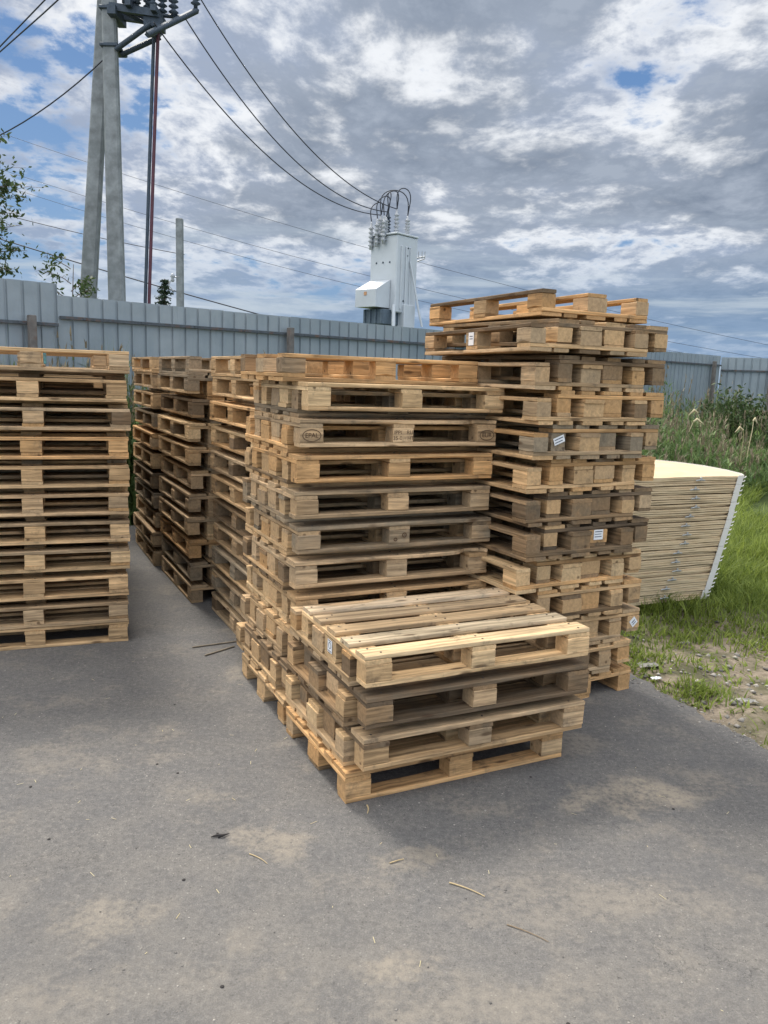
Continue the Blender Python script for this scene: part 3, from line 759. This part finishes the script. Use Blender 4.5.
tag(mb.build('dead_leaf', BLK), 'curled black dead leaf on the asphalt left of the low stack', 'dead leaf')
spots = [(-1.55, 3.35), (-1.05, 3.6), (-.93, 3.52), (-1.3, 2.95), (-1.8, 3.2), (-1.15, 4.3), (-.45, 2.2), (-.7, 2.72), (.75, 3.6), (1.35, 3.35), (1.9, 3.4), (-1.5, 2.35), (.6, 2.1)]
for i, (x, y) in enumerate(spots):
    mb = MB(); mb.lathe((x, y, .001), [(.003, 0), (.007, .0005), (.006, .002), (.002, .0025)], 7)
    o = mb.build('dark_pebble', BLK); o.scale = (1, 1, 1)
    tag(o, 'small dark crumb of tar lying on the grey asphalt', 'tar crumb', 'dark crumbs scattered on the asphalt')
# broken slats lying beside the aisle stacks
DSL = simple('old_slat', (.19, .16, .12), .9, var=.3)
for (a, b, lbl) in (((-1.28, 5.25), (-.98, 5.42), 'dark splintered slat on asphalt beside the middle stack, the longer one'), ((-1.16, 5.1), (-1.0, 5.3), 'short dark splinter on asphalt beside the middle stack')):
    mb = MB(); a = Vector((*a, .006)); b = Vector((*b, .006)); dd = (b-a)
    mb.box((a+b)/2, (dd.length, .012, .008), math.atan2(dd.y, dd.x), bev=.002)
    tag(mb.build('broken_slat', DSL), lbl, 'slat')
# crumpled scraps of film on the verge
for i, (x, y, s, lbl) in enumerate(((1.83, 5.18, .07, 'crumpled grey plastic scrap on the verge beside the right stack'), (1.80, 4.95, .035, 'small white plastic scrap on soil beside the right stack'), (2.25, 4.62, .05, 'torn dirty film scrap on the bare soil near the asphalt edge'))):
    r7 = random.Random(i); g = 7; vs = []; fs = []
    for q in range(g):
        for p in range(g):
            vs.append((x+(p/(g-1)-.5)*2*s*(1+r7.uniform(-.15, .15)), y+(q/(g-1)-.5)*1.1*s*(1+r7.uniform(-.2, .2)), hgt(x, y)+.02+r7.uniform(0, .3)*s*(1 if 0 < p < g-1 else .3)))
    for q in range(g-1):
        for p in range(g-1): fs.append((q*g+p, q*g+p+1, (q+1)*g+p+1, (q+1)*g+p))
    mb = MB(); mb.add(vs, fs); tag(mb.build('plastic_scrap', simple('film', (.27, .26, .24), .6) if i != 1 else WHITEP), lbl, 'plastic scrap')

# ---------------------------------------------------------------- bundle of folded plywood panels
def curve_outline(dx):
    a = Vector((1.90, 6.36)); b = Vector((2.80, 6.76)); e = (b-a).normalized(); nrm = Vector((-e.y, e.x))
    L0 = 1.02; pts = [a+e*dx*.2, b+e*(.0+dx)]
    base = b+e*dx
    for u, v in ((.10, .12), (.20, .38), (.26, .72), (.22, 1.05), (.08, 1.35), (-.15, 1.55)): pts.append(base+e*u+nrm*v)
    pts.append(a+nrm*1.55+e*dx*.2); return [(p.x, p.y) for p in pts], e, nrm, base
NP = 14; r3 = random.Random(3); zc = .07
for k in range(NP):
    t = k/(NP-1); dx = .02+.27*t**.8+r3.uniform(-.003, .003)
    th = .074
    pts, e, nrm, cor = curve_outline(dx)
    root = empty('plywood_panel', (cor.x, cor.y, zc), 0, ('pale folded plywood panel on the grass at the bottom of the plywood pile' if k == 0 else
        'pale plywood panel with its curved bare top showing, topmost of the plywood pile' if k == NP-1 else f'pale folded plywood panel, {ORD[k]} from the ground in the plywood pile'),
        'plywood panel', 'folded plywood panels piled on the grass')
    rel = [(x-cor.x, y-cor.y) for x, y in pts]
    fa = Vector(rel[0]); fb = Vector(rel[1]); rel_o = rel
    relf = [tuple(fa.lerp(fb, i/10)) for i in range(11)]+rel[2:]; s1, s2 = r3.uniform(0, 6), r3.uniform(0, 6)
    sag = [r3.uniform(-.004, .004) for _ in rel]
    for s_ in range(2):
        for w in range(3 if True else 1):
            pass
        mb = MB()
        z0 = s_*.037; nl = 2
        for q in range(nl):            # plies with slightly different edges
            ins = r3.choice((r3.uniform(0, .006), r3.uniform(.004, .022))); zz0 = z0+q*.0175; zz1 = zz0
            n = len(relf); amp = .0022; zz1 = zz0+.0125+r3.uniform(0, .0032); w1 = r3.uniform(0, 6)
            P2 = []
            for i, (x, y) in enumerate(relf):
                kx = ins+.004*math.sin(i*1.3+w1)
                if i <= 10: x += nrm.x*kx; y += nrm.y*kx
                wz = amp*math.sin(i*.7+s1)*(1 if s_ else .4)+.0012*math.sin(i*1.9+w1) if i <= 10 else 0
                P2.append((x, y, wz))
            vs = [(x, y, zz0+w) for x, y, w in P2]+[(x, y, zz1+w) for x, y, w in P2]
            mb.add(vs, [tuple(range(n-1,-1,-1)), tuple(range(n, 2*n))]+[(i, (i+1) % n, n+(i+1) % n, n+i) for i in range(n)])
        o = mb.build('sheet', PLY, root)
    # metal clasp on the front edge
    cp = -e*(.47+.03*math.sin(k*1.7))-nrm*.004; mb = MB(); ang = math.atan2(e.y, e.x)
    mb.box((cp.x, cp.y, .040), (.085, .010, .012), ang, bev=.002); mb.tube([(cp.x-e.x*.05, cp.y-e.y*.05, .036), (cp.x-e.x*.01-nrm.x*.016, cp.y-e.y*.01-nrm.y*.016, .05), (cp.x+e.x*.05, cp.y+e.y*.05, .038)], .004, 6)
    mb.box((cp.x-nrm.x*.006, cp.y-nrm.y*.006, .050), (.016, .012, .03), ang, bev=.002)
    mb.build('clasp', GALV, root)
    # white edge strip wrapping the corner and the curved side
    mb = MB(); ring = [Vector((0, 0))-e*.06]+[Vector(p) for p in rel[1:7]]
    strip = []
    for i, p in enumerate(ring):
        tdir = (ring[min(i+1, len(ring)-1)]-ring[max(i-1, 0)]).normalized(); o2 = Vector((tdir.y, -tdir.x)); strip.append((p+o2*.001, p+o2*.007))
    vs = []; fs = []
    for a_, b_ in strip: sh = e*.0208; vs += [(a_.x, a_.y, -.0015), (b_.x, b_.y, -.0015), (b_.x+sh.x, b_.y+sh.y, .0735), (a_.x+sh.x, a_.y+sh.y, .0735)]
    for i in range(len(strip)-1):
        for q in range(4): fs.append((i*4+q, (i+1)*4+q, (i+1)*4+(q+1) % 4, i*4+(q+1) % 4))
    fs += [(0,1,2,3), tuple(len(vs)-4+q for q in (3,2,1,0))]
    mb.add(vs, fs); mb.build('edge_strip', WSTRIP, root)
    for q in ((0, 1) if r3.random() < .6 else (r3.choice((0, 1)),)):               # bent metal tongues at the side
        mb = MB(); b0 = e*(.008+.01*q)-nrm*.004; zt = .016+q*.036+r3.uniform(-.006, .006)
        mb.tube([(b0.x, b0.y, zt), (b0.x+e.x*.022, b0.y+e.y*.022, zt+.002), (b0.x+e.x*.034, b0.y+e.y*.034, zt+.012)], [.006, .0055, .003], 6)
        mb.build('tongue', WSTRIP, root)
    zc += r3.uniform(.0745, .0785)
# the pile rests on two bearers
for k, v in enumerate((.25, 1.2)):
    pts, e, nrm, cor = curve_outline(0); a = Vector((1.98, 6.36))+nrm*v; b = cor+nrm*v
    mb = MB(); m = (a+b)/2; mb.box((m.x, m.y, .02), ((b-a).length, .09, .09), math.atan2(e.y, e.x), bev=.003)
    o = mb.build('timber_bearer', WOOD); o.color = (.2, .15, .1, .8)
    tag(o, 'squared timber bearer under the plywood pile, ' + ('near its front edge' if k == 0 else 'near its back edge'), 'bearer')

# ---------------------------------------------------------------- fence
def fence_run(A, B, zt, label, posts, railz=.25, rail=True, facing=1):
    A = Vector(A); B = Vector(B); L = (B-A).length; e = (B-A).normalized(); nr = Vector((e.y, -e.x))*facing
    root = empty('sheet_metal_fence', (A.x, A.y, 0), math.atan2(e.y, e.x), label, 'fence')
    per = .19; L = round(L/per)*per; x = 0; pnl = 0; r9 = random.Random(int(L*100))
    while x < L-.01:
        w = min(per*6, L-x); mb = MB(); prof = []; q = 0
        while q < w-.001:
            for (dx, dy) in ((0, 0), (.148, 0), (.156, .022), (.180, .022), (.19, 0)):
                if q+dx <= w+1e-6: prof.append((x+q+dx, dy*facing))
            q += per
        top = zt+r9.uniform(-.012, .012); n = len(prof)
        vs = [(a, b, .03) for a, b in prof]+[(a, b, top) for a, b in prof]+[(a, b+.0012, .03) for a, b in prof]+[(a, b+.0012, top) for a, b in prof]
        fs = []
        for i in range(n-1):
            if prof[i+1][0]-prof[i][0] < 1e-6: continue
            fs += [(i, i+1, n+i+1, n+i), (2*n+i+1, 2*n+i, 3*n+i, 3*n+i+1), (n+i, n+i+1, 3*n+i+1, 3*n+i)]
        mb.add(vs, fs); o = mb.build('panel', FENCE, root); x += w
    if rail:
        for z in (zt-railz, .55):
            mb = MB(); mb.box((L/2, -.035*facing, z), (L-.02, .04, .04), bev=.003)
            for q in range(int(L/.76)): mb.box((.3+q*.76, -.06*facing, z+.004), (.035, .012, .03))
            mb.build('rail', RUST, root)
    for s_ in posts:
        mb = MB(); mb.box((s_, -.10*facing, (zt-railz+.09)/2), (.085, .085, zt-railz+.09), bev=.006); mb.build('post', POSTM, root)
    return root
A1 = (-4.02, fence_y(-4.02)); A0 = (A1[0]-5.32*.7415, A1[1]-5.32*.671); A2 = (8.7, fence_y(8.7))
LL = (Vector(A2)-Vector(A1)).length
fence_run(A0, A1, 2.83, 'raised end of the blue grey sheet metal fence at the far left', [1.6, 4.98], .48)
fence_run(A1, A2, 2.69, 'long blue grey ribbed sheet metal fence running behind the pallet stacks', [3.35, 6.8, 10.2, 13.6, 16.2][:3]+[16.6], .25)
fence_run(A2, (16.5, 18.0), 2.66, 'short return of the metal fence beyond the corner at far right', [1.2], .34)
# brown square post cluster by the right corner of the fence
# ---------------------------------------------------------------- transformer behind the fence
tr = empty('transformer', (.02, 17.2, 0), R(-41), 'white pole-top transformer cabinet with insulators and cable loops behind the fence', 'transformer')
mb = MB(); mb.box((-.02, .03, 3.92), (.72, .66, 1.52), bev=.02)
for i in range(3):
    for z in (3.65, 4.15): mb.lathe((-.2+.18*i, -.3, z), [(.018, 0), (.018, .012)], 8, 1, Matrix.Rotation(R(90), 3, 'X'))
for z in (4.3, 4.45, 3.4): mb.lathe((.34, .0+.1*(z-4), z), [(.016, 0), (.016, .012)], 8, 1, Matrix.Rotation(R(90), 3, 'Y'))
mb.build('tank', [TW, DARK], tr)
mb = MB()
for y in (-.16, -.02, .12): mb.box((.355, y, 3.85), (.03, .035, 1.25), bev=.006)
mb.build('side_rib', TW, tr)
mb = MB(); mb.box((-.02, .01, 4.70), (.76, .70, .035), bev=.008); mb.build('lid', TW, tr)
mb = MB()  # low cabinet with sloping roof
x0, x1, y0, y1 = -.36, .20, -.74, -.31
mb.add([(x0,y0,3.24),(x1,y0,3.24),(x1,y1,3.24),(x0,y1,3.24),(x0,y0,3.58),(x1,y0,3.58),(x1,y1,3.80),(x0,y1,3.80)], [(0,3,2,1),(4,5,6,7),(0,1,5,4),(1,2,6,5),(2,3,7,6),(3,0,4,7)])
cab = mb.build('low_cabinet', TW, tr)
mb = MB(); mb.box((-.08, -.746, 3.50), (.07, .008, .07)); mb.build('warning_plate', ORNG, cab)
mb = MB(); mb.box((-.02, -.15, 3.06), (.52, .80, .30), bev=.01)
for x in (-.25, -.1, .05, .2): mb.box((x, -.565, 3.06), (.04, .03, .28))
mb.build('base_frame', simple('grey_frame', (.10, .135, .17), .6), tr)
mb = MB(); mb.box((.30, .10, 3.1), (.2, .35, .46), bev=.01); mb.build('oil_box', TW, tr)
mb = MB(); mb.tube([(.30, -.3, 3.30), (.42, -.42, 2.8), (.42, -.42, .0)], .04, 8); mb.tube([(.36, .1, 4.2), (.52, .25, 3.2), (.58, .3, 2.9)], .022, 6); mb.build('brace', TW, tr)
mb = MB(); mb.tube([(.2, .3, 4.28), (.42, .50, 4.34)], .016, 6); mb.tube([(.2, .3, 4.18), (.42, .50, 4.30)], .012, 6)
for t in (.55, .8, 1.): mb.tube([(.2+.22*t, .3+.2*t, 4.3), (.2+.22*t, .3+.2*t, 4.44)], .009, 5)
mb.build('side_bracket', GALV, tr)
ped = MB(); ped.box((-.05, -.1, 1.455), (.5, .7, 2.91), bev=.02); ped.build('pedestal', CONC, tr)
INSP = []
def insulator(x, y, z, h, dark):
    prof = [(.03, 0)]
    for q in range(5): z_ = h*(.12+.16*q); prof += [(.032, z_), (.062, z_+.02), (.03, z_+.045)]
    prof += [(.02, h), (.012, h+.03)]
    mb = MB(); mb.lathe((x, y, z), prof, 10); o = mb.build('insulator', DARK if dark else CER, tr); INSP.append(Vector((x, y, z+h+.03))); return o
for (x, y, z, h, dk) in ((-.34, -.34, 4.42, .52, 0), (-.16, -.36, 4.46, .52, 0), (.03, -.37, 4.50, .52, 0), (-.28, -.12, 4.72, .38, 0), (-.08, -.12, 4.72, .42, 1), (.13, -.10, 4.72, .46, 0), (.2, .16, 4.72, .36, 0), (-.02, -.25, 4.72, .30, 0)):
    insulator(x, y, z, h, dk)
def loop(a, b, hh, bx=0):
    mb = MB(); a = Vector(a); b = Vector(b); p = []
    for i in range(17):
        t = i/16; q = a.lerp(b, .5-.5*math.cos(math.pi*t)); bulge = math.sin(math.pi*t)
        p.append(q+Vector((bx*bulge+.06*math.sin(2*math.pi*t)*(-1), 0, hh*bulge**.7)))
    mb.tube(p, .011, 6); mb.build('cable_loop', WIRE, tr)
loop(INSP[0], INSP[3], .30); loop(INSP[1], INSP[4], .36); loop(INSP[2], INSP[5], .40); loop(INSP[4], INSP[7], .42, .05); loop(INSP[5], INSP[6], .46, .05); loop(INSP[3], INSP[6], .5, -.04)

# ---------------------------------------------------------------- power poles
def tpole(name, a, b, w0, w1, label, extra=None, cat='pole'):
    a = Vector(a); b = Vector(b); root = empty(name, (a.x, a.y, 0), 0, label, cat)
    mb = MB(); t = (b-a); n = 8
    pts = [a-a+Vector((0,0,0)), b-a]
    rings = []
    for p, w in zip((Vector((0,0,0)), b-a), (w0, w1)):
        rings.append([p+Vector((x*w, y*w, 0)) for x, y in ((-.5,-.38),(-.38,-.5),(.38,-.5),(.5,-.38),(.36,.42),(.26,.5),(-.26,.5),(-.36,.42))])
    vs = [tuple(v) for r_ in rings for v in r_]
    mb.add(vs, [(i, (i+1) % 8, 8+(i+1) % 8, 8+i) for i in range(8)]+[tuple(range(7,-1,-1)), tuple(range(8,16))]); mb.build('shaft', CONC, root); return root
main = tpole('power_pole', (-4.185, 12.7, 0), (-4.24, 12.7, 8.6), .27, .19, 'upright grey concrete power pole carrying the switch bracket, behind the fence')
brace = tpole('power_pole', (-4.98, 12.93, 0), (-4.26, 12.93, 8.5), .26, .19, 'slanting concrete strut pole leaning against the upright power pole')
def rel_(p): return (p[0]+4.185, p[1]-12.7, p[2])
for z in (6.48, 6.98): 
    mb = MB(); mb.box((-.04, .1, z), (.27, .46, .05), bev=.01); mb.build('clamp', DARK, main)
# switch bracket with insulators
br = MB()
br.tube([(.06, -.1, 6.42), (.62, -.25, 6.72)], .045, 4); br.tube([(.06, .1, 6.42), (.62, .2, 6.72)], .045, 4)
br.box((.35, -.15, 6.93), (.72, .07, .10), rot=Matrix.Rotation(R(6), 3, 'Y')); br.box((.35, .15, 6.93), (.72, .07, .10), rot=Matrix.Rotation(R(6), 3, 'Y'))
br.box((.05, 0, 6.9), (.12, .5, .12))
br.box((.60, 0, 6.80), (.24, .3, .12)); br.box((.30, 0, 6.98), (.08, .6, .08)); br.box((.66, 0, 6.92), (.08, .6, .08)); br.tube([(.1, -.15, 6.95), (.6, .15, 6.8)], .03, 4)
br.tube([(.62, -.45, 6.50), (.98, .15, 6.98), (1.14, .35, 7.16)], .045, 4)
br.tube([(.62, -.45, 6.50), (.60, .3, 6.8)], .04, 4); br.tube([(.98, .15, 6.98), (.45, .15, 7.0)], .03, 4)
br.build('bracket', DARK, main)
for (x, y, z, hgt_) in ((.22, -.2, 7.0, .3), (.42, -.2, 7.0, .3), (.62, -.15, 6.95, .32), (.22, .2, 7.05, .3), (.45, .2, 7.05, .3), (.66, .2, 7.0, .3), (.85, .1, 6.95, .3), (1.12, .33, 7.18, .26), (.33, 0, 6.98, .22), (.54, 0, 6.95, .25)):
    prof = [(.03, 0)]
    for q in range(3): z_ = hgt_*(.15+.25*q); prof += [(.03, z_), (.075, z_+.025), (.03, z_+.06)]
    prof += [(.03, hgt_)]
    mb = MB(); mb.lathe((x, y, z), prof, 10); mb.build('insulator', DARK, main)
for sx, m in ((-.03, DARK), (.03, REDW)):
    mb = MB(); mb.tube([(.62+sx, 0, 6.76), (.52+sx, 0, 4.8), (.43+sx, 0, 2.9), (.4+sx, 0, .0)], .026, 8); mb.build('cable_riser', m, main)
# wires
def wire(a, b, sag, r, label, name='overhead_wire', mat=WIRE):
    mb = MB(); a = Vector(a); b = Vector(b)
    p = [a.lerp(b, i/28)-Vector((0, 0, sag*4*(i/28)*(1-i/28))) for i in range(29)]
    mb.tube(p, r, 5); return tag(mb.build(name, mat), label, 'wire', 'overhead wires')
tm = tr.matrix_basis if False else Matrix.Translation((.02, 17.2, 0)) @ Matrix.Rotation(R(-41), 4, 'Z')
W = [tm@p for p in INSP]
wire((-3.05, 13.05, 7.4), W[5], .55, .010, 'uppermost thick wire sagging from the switch bracket to the white transformer')
wire((-3.2, 12.85, 7.0), W[4], .62, .010, 'middle thick wire sagging from the switch bracket to the white transformer')
wire((-3.5, 12.35, 6.7), W[3], .60, .010, 'lowest thick wire sagging from the switch bracket to the white transformer')
wire((-4.3, 12.7, 6.35), (-11.0, 14.5, 5.9), 1.1, .010, 'thick sagging wire leaving the poles to the left edge at mid height')
wire((-4.3, 12.7, 7.95), (-40, 40, 8), 3.4, .012, 'upper left wire crossing the top left corner, the higher one')
wire((-4.3, 12.6, 7.6), (-40, 40, 7.7), 2.6, .012, 'upper left wire crossing the top left corner, the lower one')
# thin distant lines
wire((-21.6, 40, 13.4), (20.2, 40, 3.7), .8, .009, 'thin distant power line across the sky, the highest of the three faint ones')
wire((-21.6, 40, 11.7), (20.2, 40, 3.1), .9, .009, 'thin distant power line across the sky, the middle of the three faint ones')
wire((-21.6, 40, 11.0), (20.2, 40, 2.8), 1.0, .009, 'thin distant power line across the sky, the lowest of the three faint ones')
wire((-12.3, 22, 5.62), (2.0, 22, 2.2), .15, .016, 'low dark wire just above the fence behind the power poles, the thicker one')
wire((-12.3, 22, 6.2), (-5.6, 22.4, 4.9), .1, .010, 'thin wire above the fence running toward the slim concrete post')
# slim post
sp = empty('slim_post', (-4.09, 16, 0), 0, 'slim square concrete post standing alone behind the fence, right of the power poles', 'post')
mb = MB(); mb.box((0, 0, 2.35), (.125, .12, 4.70), bev=.01); mb.build('shaft', CONC, sp)
mb = MB(); mb.lathe((-.13, -.05, 3.52), [(.02, 0), (.04, .03), (.02, .07), (.05, .1), (.02, .16)], 8); mb.tube([(-.13, -.05, 3.6), (0, -.05, 3.62)], .012, 5)
mb.tube([(-.13, -.05, 3.62), (-.2, -.06, 3.45), (-.12, -.05, 3.35)], .012, 5); mb.build('insulator', CER, sp)

# ---------------------------------------------------------------- trees behind the fence
def leaf_quads(name, P, size, mat, parent, up=.4):
    n = len(P); a = rng.normal(size=(n, 3)); a /= np.linalg.norm(a, axis=1)[:, None]
    b = rng.normal(size=(n, 3)); b -= (a*b).sum(1)[:, None]*a; b /= np.linalg.norm(b, axis=1)[:, None]
    s = size*rng.uniform(.6, 1.3, n)[:, None]
    V = np.stack([P-a*s, P+b*s*.42, P+a*s, P-b*s*.42], 1).reshape(-1, 3)
    return link(bpy.data.objects.new(name, raw_mesh(name, V, np.arange(4*n).reshape(-1, 4), mat)), parent)
def birch(name, x, y, H, r, nl, spread, label, seed, size=.045, per=70):
    rt = random.Random(seed); root = empty(name, (x, y, 0), 0, label, 'tree')
    mb = MB(); tp = [Vector((.05*math.sin(i), .04*math.cos(i*1.3), H*i/8)) for i in range(9)]
    mb.tube(tp, r, 8, r2=r*.15); mb.build('trunk', BARK, root)
    pts = []; mb = MB()
    for k in range(nl):
        t = rt.uniform(.25, 1.0); b = Vector((0, 0, H*t)); az = rt.uniform(0, 6.28); L = spread*(1.15-.75*t)*rt.uniform(.6, 1.1)+.15
        p = []; 
        for i in range(8):
            u = i/7; p.append(b+Vector((math.cos(az)*L*u, math.sin(az)*L*u, L*(.75*u-.35*u*u))) + Vector((rt.uniform(-.03, .03), rt.uniform(-.03, .03), 0))*u)
        mb.tube(p, r*.28*(1.1-t)+.006, 5, r2=.003)
        for q in range(5):
            u0 = rt.uniform(.35, 1); s0 = b+Vector((math.cos(az)*L*u0, math.sin(az)*L*u0, L*(.75*u0-.35*u0*u0))); a2 = rt.uniform(0, 6.28); l2 = rt.uniform(.15, .4)*spread*.6
            e = s0+Vector((math.cos(a2)*l2, math.sin(a2)*l2, rt.uniform(-.2, .6)*l2)); mb.tube([s0, s0.lerp(e, .5)+Vector((0, 0, .03)), e], .004, 4, r2=.002)
            for w in range(per//5):
                v = s0.lerp(e, rt.random()); pts.append((v.x+rt.gauss(0, .05), v.y+rt.gauss(0, .05), v.z+rt.gauss(0, .05)))
        for w in range(per//4):
            v = p[rt.randrange(3, 8)]; pts.append((v.x+rt.gauss(0, .06), v.y+rt.gauss(0, .06), v.z+rt.gauss(0, .06)))
    mb.build('limbs', BARK, root); leaf_quads('crown', np.array(pts), size, LEAF, root)
shrub(7.75, 17.4, 2.05, .95, 'dark bushy shrub in front of the metal fence near its corner at far right')
birch('birch_tree', -6.22, 11.2, 4.9, .07, 60, 1.75, 'birch tree with loose leafy branches rising above the fence at the left edge', 5, .045, 100)
birch('birch_sapling', -4.36, 11.25, 3.22, .03, 26, .62, 'small leafy sapling peeping over the fence left of the power poles', 9, .04, 40)
def spruce(x, y, H, label):
    root = empty('spruce_tree', (x, y, 0), 0, label, 'tree')
    mb = MB(); mb.tube([(0,0,0), (0,0,H)], .09, 8, r2=.01); mb.build('trunk', BARK, root)
    V = []
    rt = random.Random(8)
    for t in np.linspace(.12, .985, 34):
        L = 1.35*(1-t)+.05
        for k in range(9):
            az = rt.uniform(0, 6.28); l = L*rt.uniform(.75, 1.1)
            for q in range(26):
                u = rt.random()**.7; V.append((math.cos(az)*l*u+rt.gauss(0, .02), math.sin(az)*l*u+rt.gauss(0, .03), H*t-.25*l*u+rt.gauss(0, .02)))
    leaf_quads('crown', np.array(V), .03, NEEDLE, root)
spruce(-4.5, 16.4, 3.62, 'small dark spruce whose tip shows above the fence between pole and slim post')

# ---------------------------------------------------------------- sky, sun, camera
SUN = Vector((-.30, .52, .80)).normalized()
el = math.asin(SUN.z); azm = math.atan2(SUN.x, SUN.y)
t = NT('World', True); S.world = t.m
sky = t.n('ShaderNodeTexSky', sky_type='NISHITA'); sky.sun_disc = False; sky.sun_elevation = el; sky.sun_rotation = azm
sky.air_density = 1.2; sky.dust_density = .8; sky.ozone_density = 2.
d = t.n('ShaderNodeTexCoord').outputs['Generated']; s = t.sep(d)
zz = t.math('ADD', t.math('MAXIMUM', s[2], 0.), .16)
p = t.comb(t.math('DIVIDE', s[0], zz), t.math('DIVIDE', s[1], zz), 0.)
p = t.vmath('MULTIPLY', p, (1., .8, 1.)); p = t.vmath('ADD', p, (3.1, 1.7, 0.))
wn = t.n('ShaderNodeTexNoise', i_Scale=1.1, i_Detail=4.); t.l(p, wn.inputs['Vector'])
pw = t.vmath('ADD', p, t.vmath('SCALE', t.vmath('SUBTRACT', wn.outputs['Color'], (.5, .5, .5)), sc=.22))
big = t.noise(pw, .42, 4, .5); b2 = t.noise(pw, 1.15, 6, .55); med = t.noise(pw, 4.2, 9, .62); sm = t.noise(pw, 10., 8, .64)
S_ = lambda a, k: t.math('MULTIPLY', t.math('SUBTRACT', a, .5), k)
dens = t.math('ADD', t.math('ADD', S_(big, .45), S_(b2, .8)), t.math('ADD', S_(med, .42), S_(sm, .16)))
# open, blue patches low on the left; closed deck above and to the right
gapL = t.math('MULTIPLY', t.map(s[0], -.50, -.12, 1, 0, True), t.math('MULTIPLY', t.map(s[2], .06, .13, 0, 1, True), t.map(s[2], .16, .30, 1, 0, True)))
bias = t.math('ADD', t.math('MULTIPLY', gapL, -.17), t.math('ADD', t.map(s[0], -.45, .15, .155, .15), t.map(s[2], .02, .2, -.05, .0)))
dens = t.math('ADD', dens, bias)
cov = t.map(dens, -.03, .05, 0, 1, True)
thick = t.map(t.math('SUBTRACT', dens, t.map(s[0], -.42, .12, .055, 0., True)), .045, .185, 0, 1, True)
light = t.mix(t.map(t.math('ADD', t.math('MULTIPLY', med, .7), t.math('MULTIPLY', sm, .3)), .42, .59, 1, 0, True), (2.6, 3.1, 4.1), (6.3, 6.5, 6.8))
core = t.mix(t.map(t.math('ADD', t.math('MULTIPLY', med, .65), t.math('MULTIPLY', sm, .35)), .40, .61), (1.05, 1.42, 2.05), (2.75, 3.15, 3.8))
cl = t.mix(t.math('MULTIPLY', thick, .95), light, core)
# backlit glow around the veiled sun's side, upper left
glow = t.math('MULTIPLY', t.map(s[0], -.1, -.5, 0, 1, True), t.map(s[2], .15, .4, 0, 1, True))
cl = t.mix(t.math('MULTIPLY', glow, t.map(med, .62, .45, 0, .6, True)), cl, (8.2, 8.1, 7.9))
blue = t.mix(.12, t.mix(t.map(s[2], 0, .35), (1.7, 2.9, 4.7), (.75, 1.65, 3.5)), sky.outputs[0])
col = t.mix(cov, blue, cl)
haze = t.map(s[2], .03, .20, .78, 0, True)
col = t.mix(haze, col, (1.55, 2.5, 3.9))
pst = t.vmath('MULTIPLY', d, (2.2, 2.2, 26.)); streak = t.map(t.noise(pst, 1.4, 7, .6), .50, .66, 0, .75, True)
col = t.mix(t.math('MULTIPLY', streak, t.map(s[2], .10, .22, 1, 0, True)), col, (3.7, 4.3, 4.9))
low = t.math('MULTIPLY', t.math('MULTIPLY', t.map(s[2], .03, .12, 1, 0, True), t.map(s[0], -.05, -.35, 0, .8, True)), t.map(b2, .42, .56, .35, 1))
col = t.mix(low, col, (6.2, 6.5, 6.6))
gain = t.math('MULTIPLY', t.map(s[2], .42, .85, 1, 2.1, True), t.map(s[1], .35, -.5, 1, 2.25, True))   # sky brightened out of view, overhead and behind, as added fill light
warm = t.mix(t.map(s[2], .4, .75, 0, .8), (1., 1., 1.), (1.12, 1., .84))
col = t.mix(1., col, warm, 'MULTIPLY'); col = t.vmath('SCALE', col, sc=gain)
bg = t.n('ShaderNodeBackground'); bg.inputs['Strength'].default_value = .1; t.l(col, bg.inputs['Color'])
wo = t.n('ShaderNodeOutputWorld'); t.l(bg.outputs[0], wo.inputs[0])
ld = bpy.data.lights.new('sun', 'SUN'); ld.energy = 3.1; ld.angle = R(15); ld.color = (1., .94, .85)
so = link(bpy.data.objects.new('sun', ld)); so.rotation_euler = SUN.to_track_quat('Z', 'Y').to_euler(); so.location = (-6, 5, 9)

PIT, ROL = .16843, -.03456
F = Vector((0, math.cos(PIT), -math.sin(PIT))); U = Vector((0, math.sin(PIT), math.cos(PIT))); Rt = Vector((1, 0, 0))
c_, s_ = math.cos(ROL), math.sin(ROL); R2 = Rt*c_-U*s_; U2 = Rt*s_+U*c_
cam = bpy.data.cameras.new('camera'); co = link(bpy.data.objects.new('camera', cam))
co.matrix_world = Matrix.Translation((0, 0, 1.8827)) @ Matrix((R2, U2, -F)).transposed().to_4x4()
cam.sensor_fit = 'VERTICAL'; cam.sensor_height = 24; cam.lens = 802.36/1024*24; cam.clip_start = .05; cam.clip_end = 2000
S.camera = co
S.cycles.diffuse_bounces = 2; S.cycles.max_bounces = 6
S.view_settings.view_transform = 'Standard'; S.view_settings.look = 'None'; S.view_settings.exposure = .5; S.view_settings.gamma = 1
S.render.resolution_x = 768; S.render.resolution_y = 1024
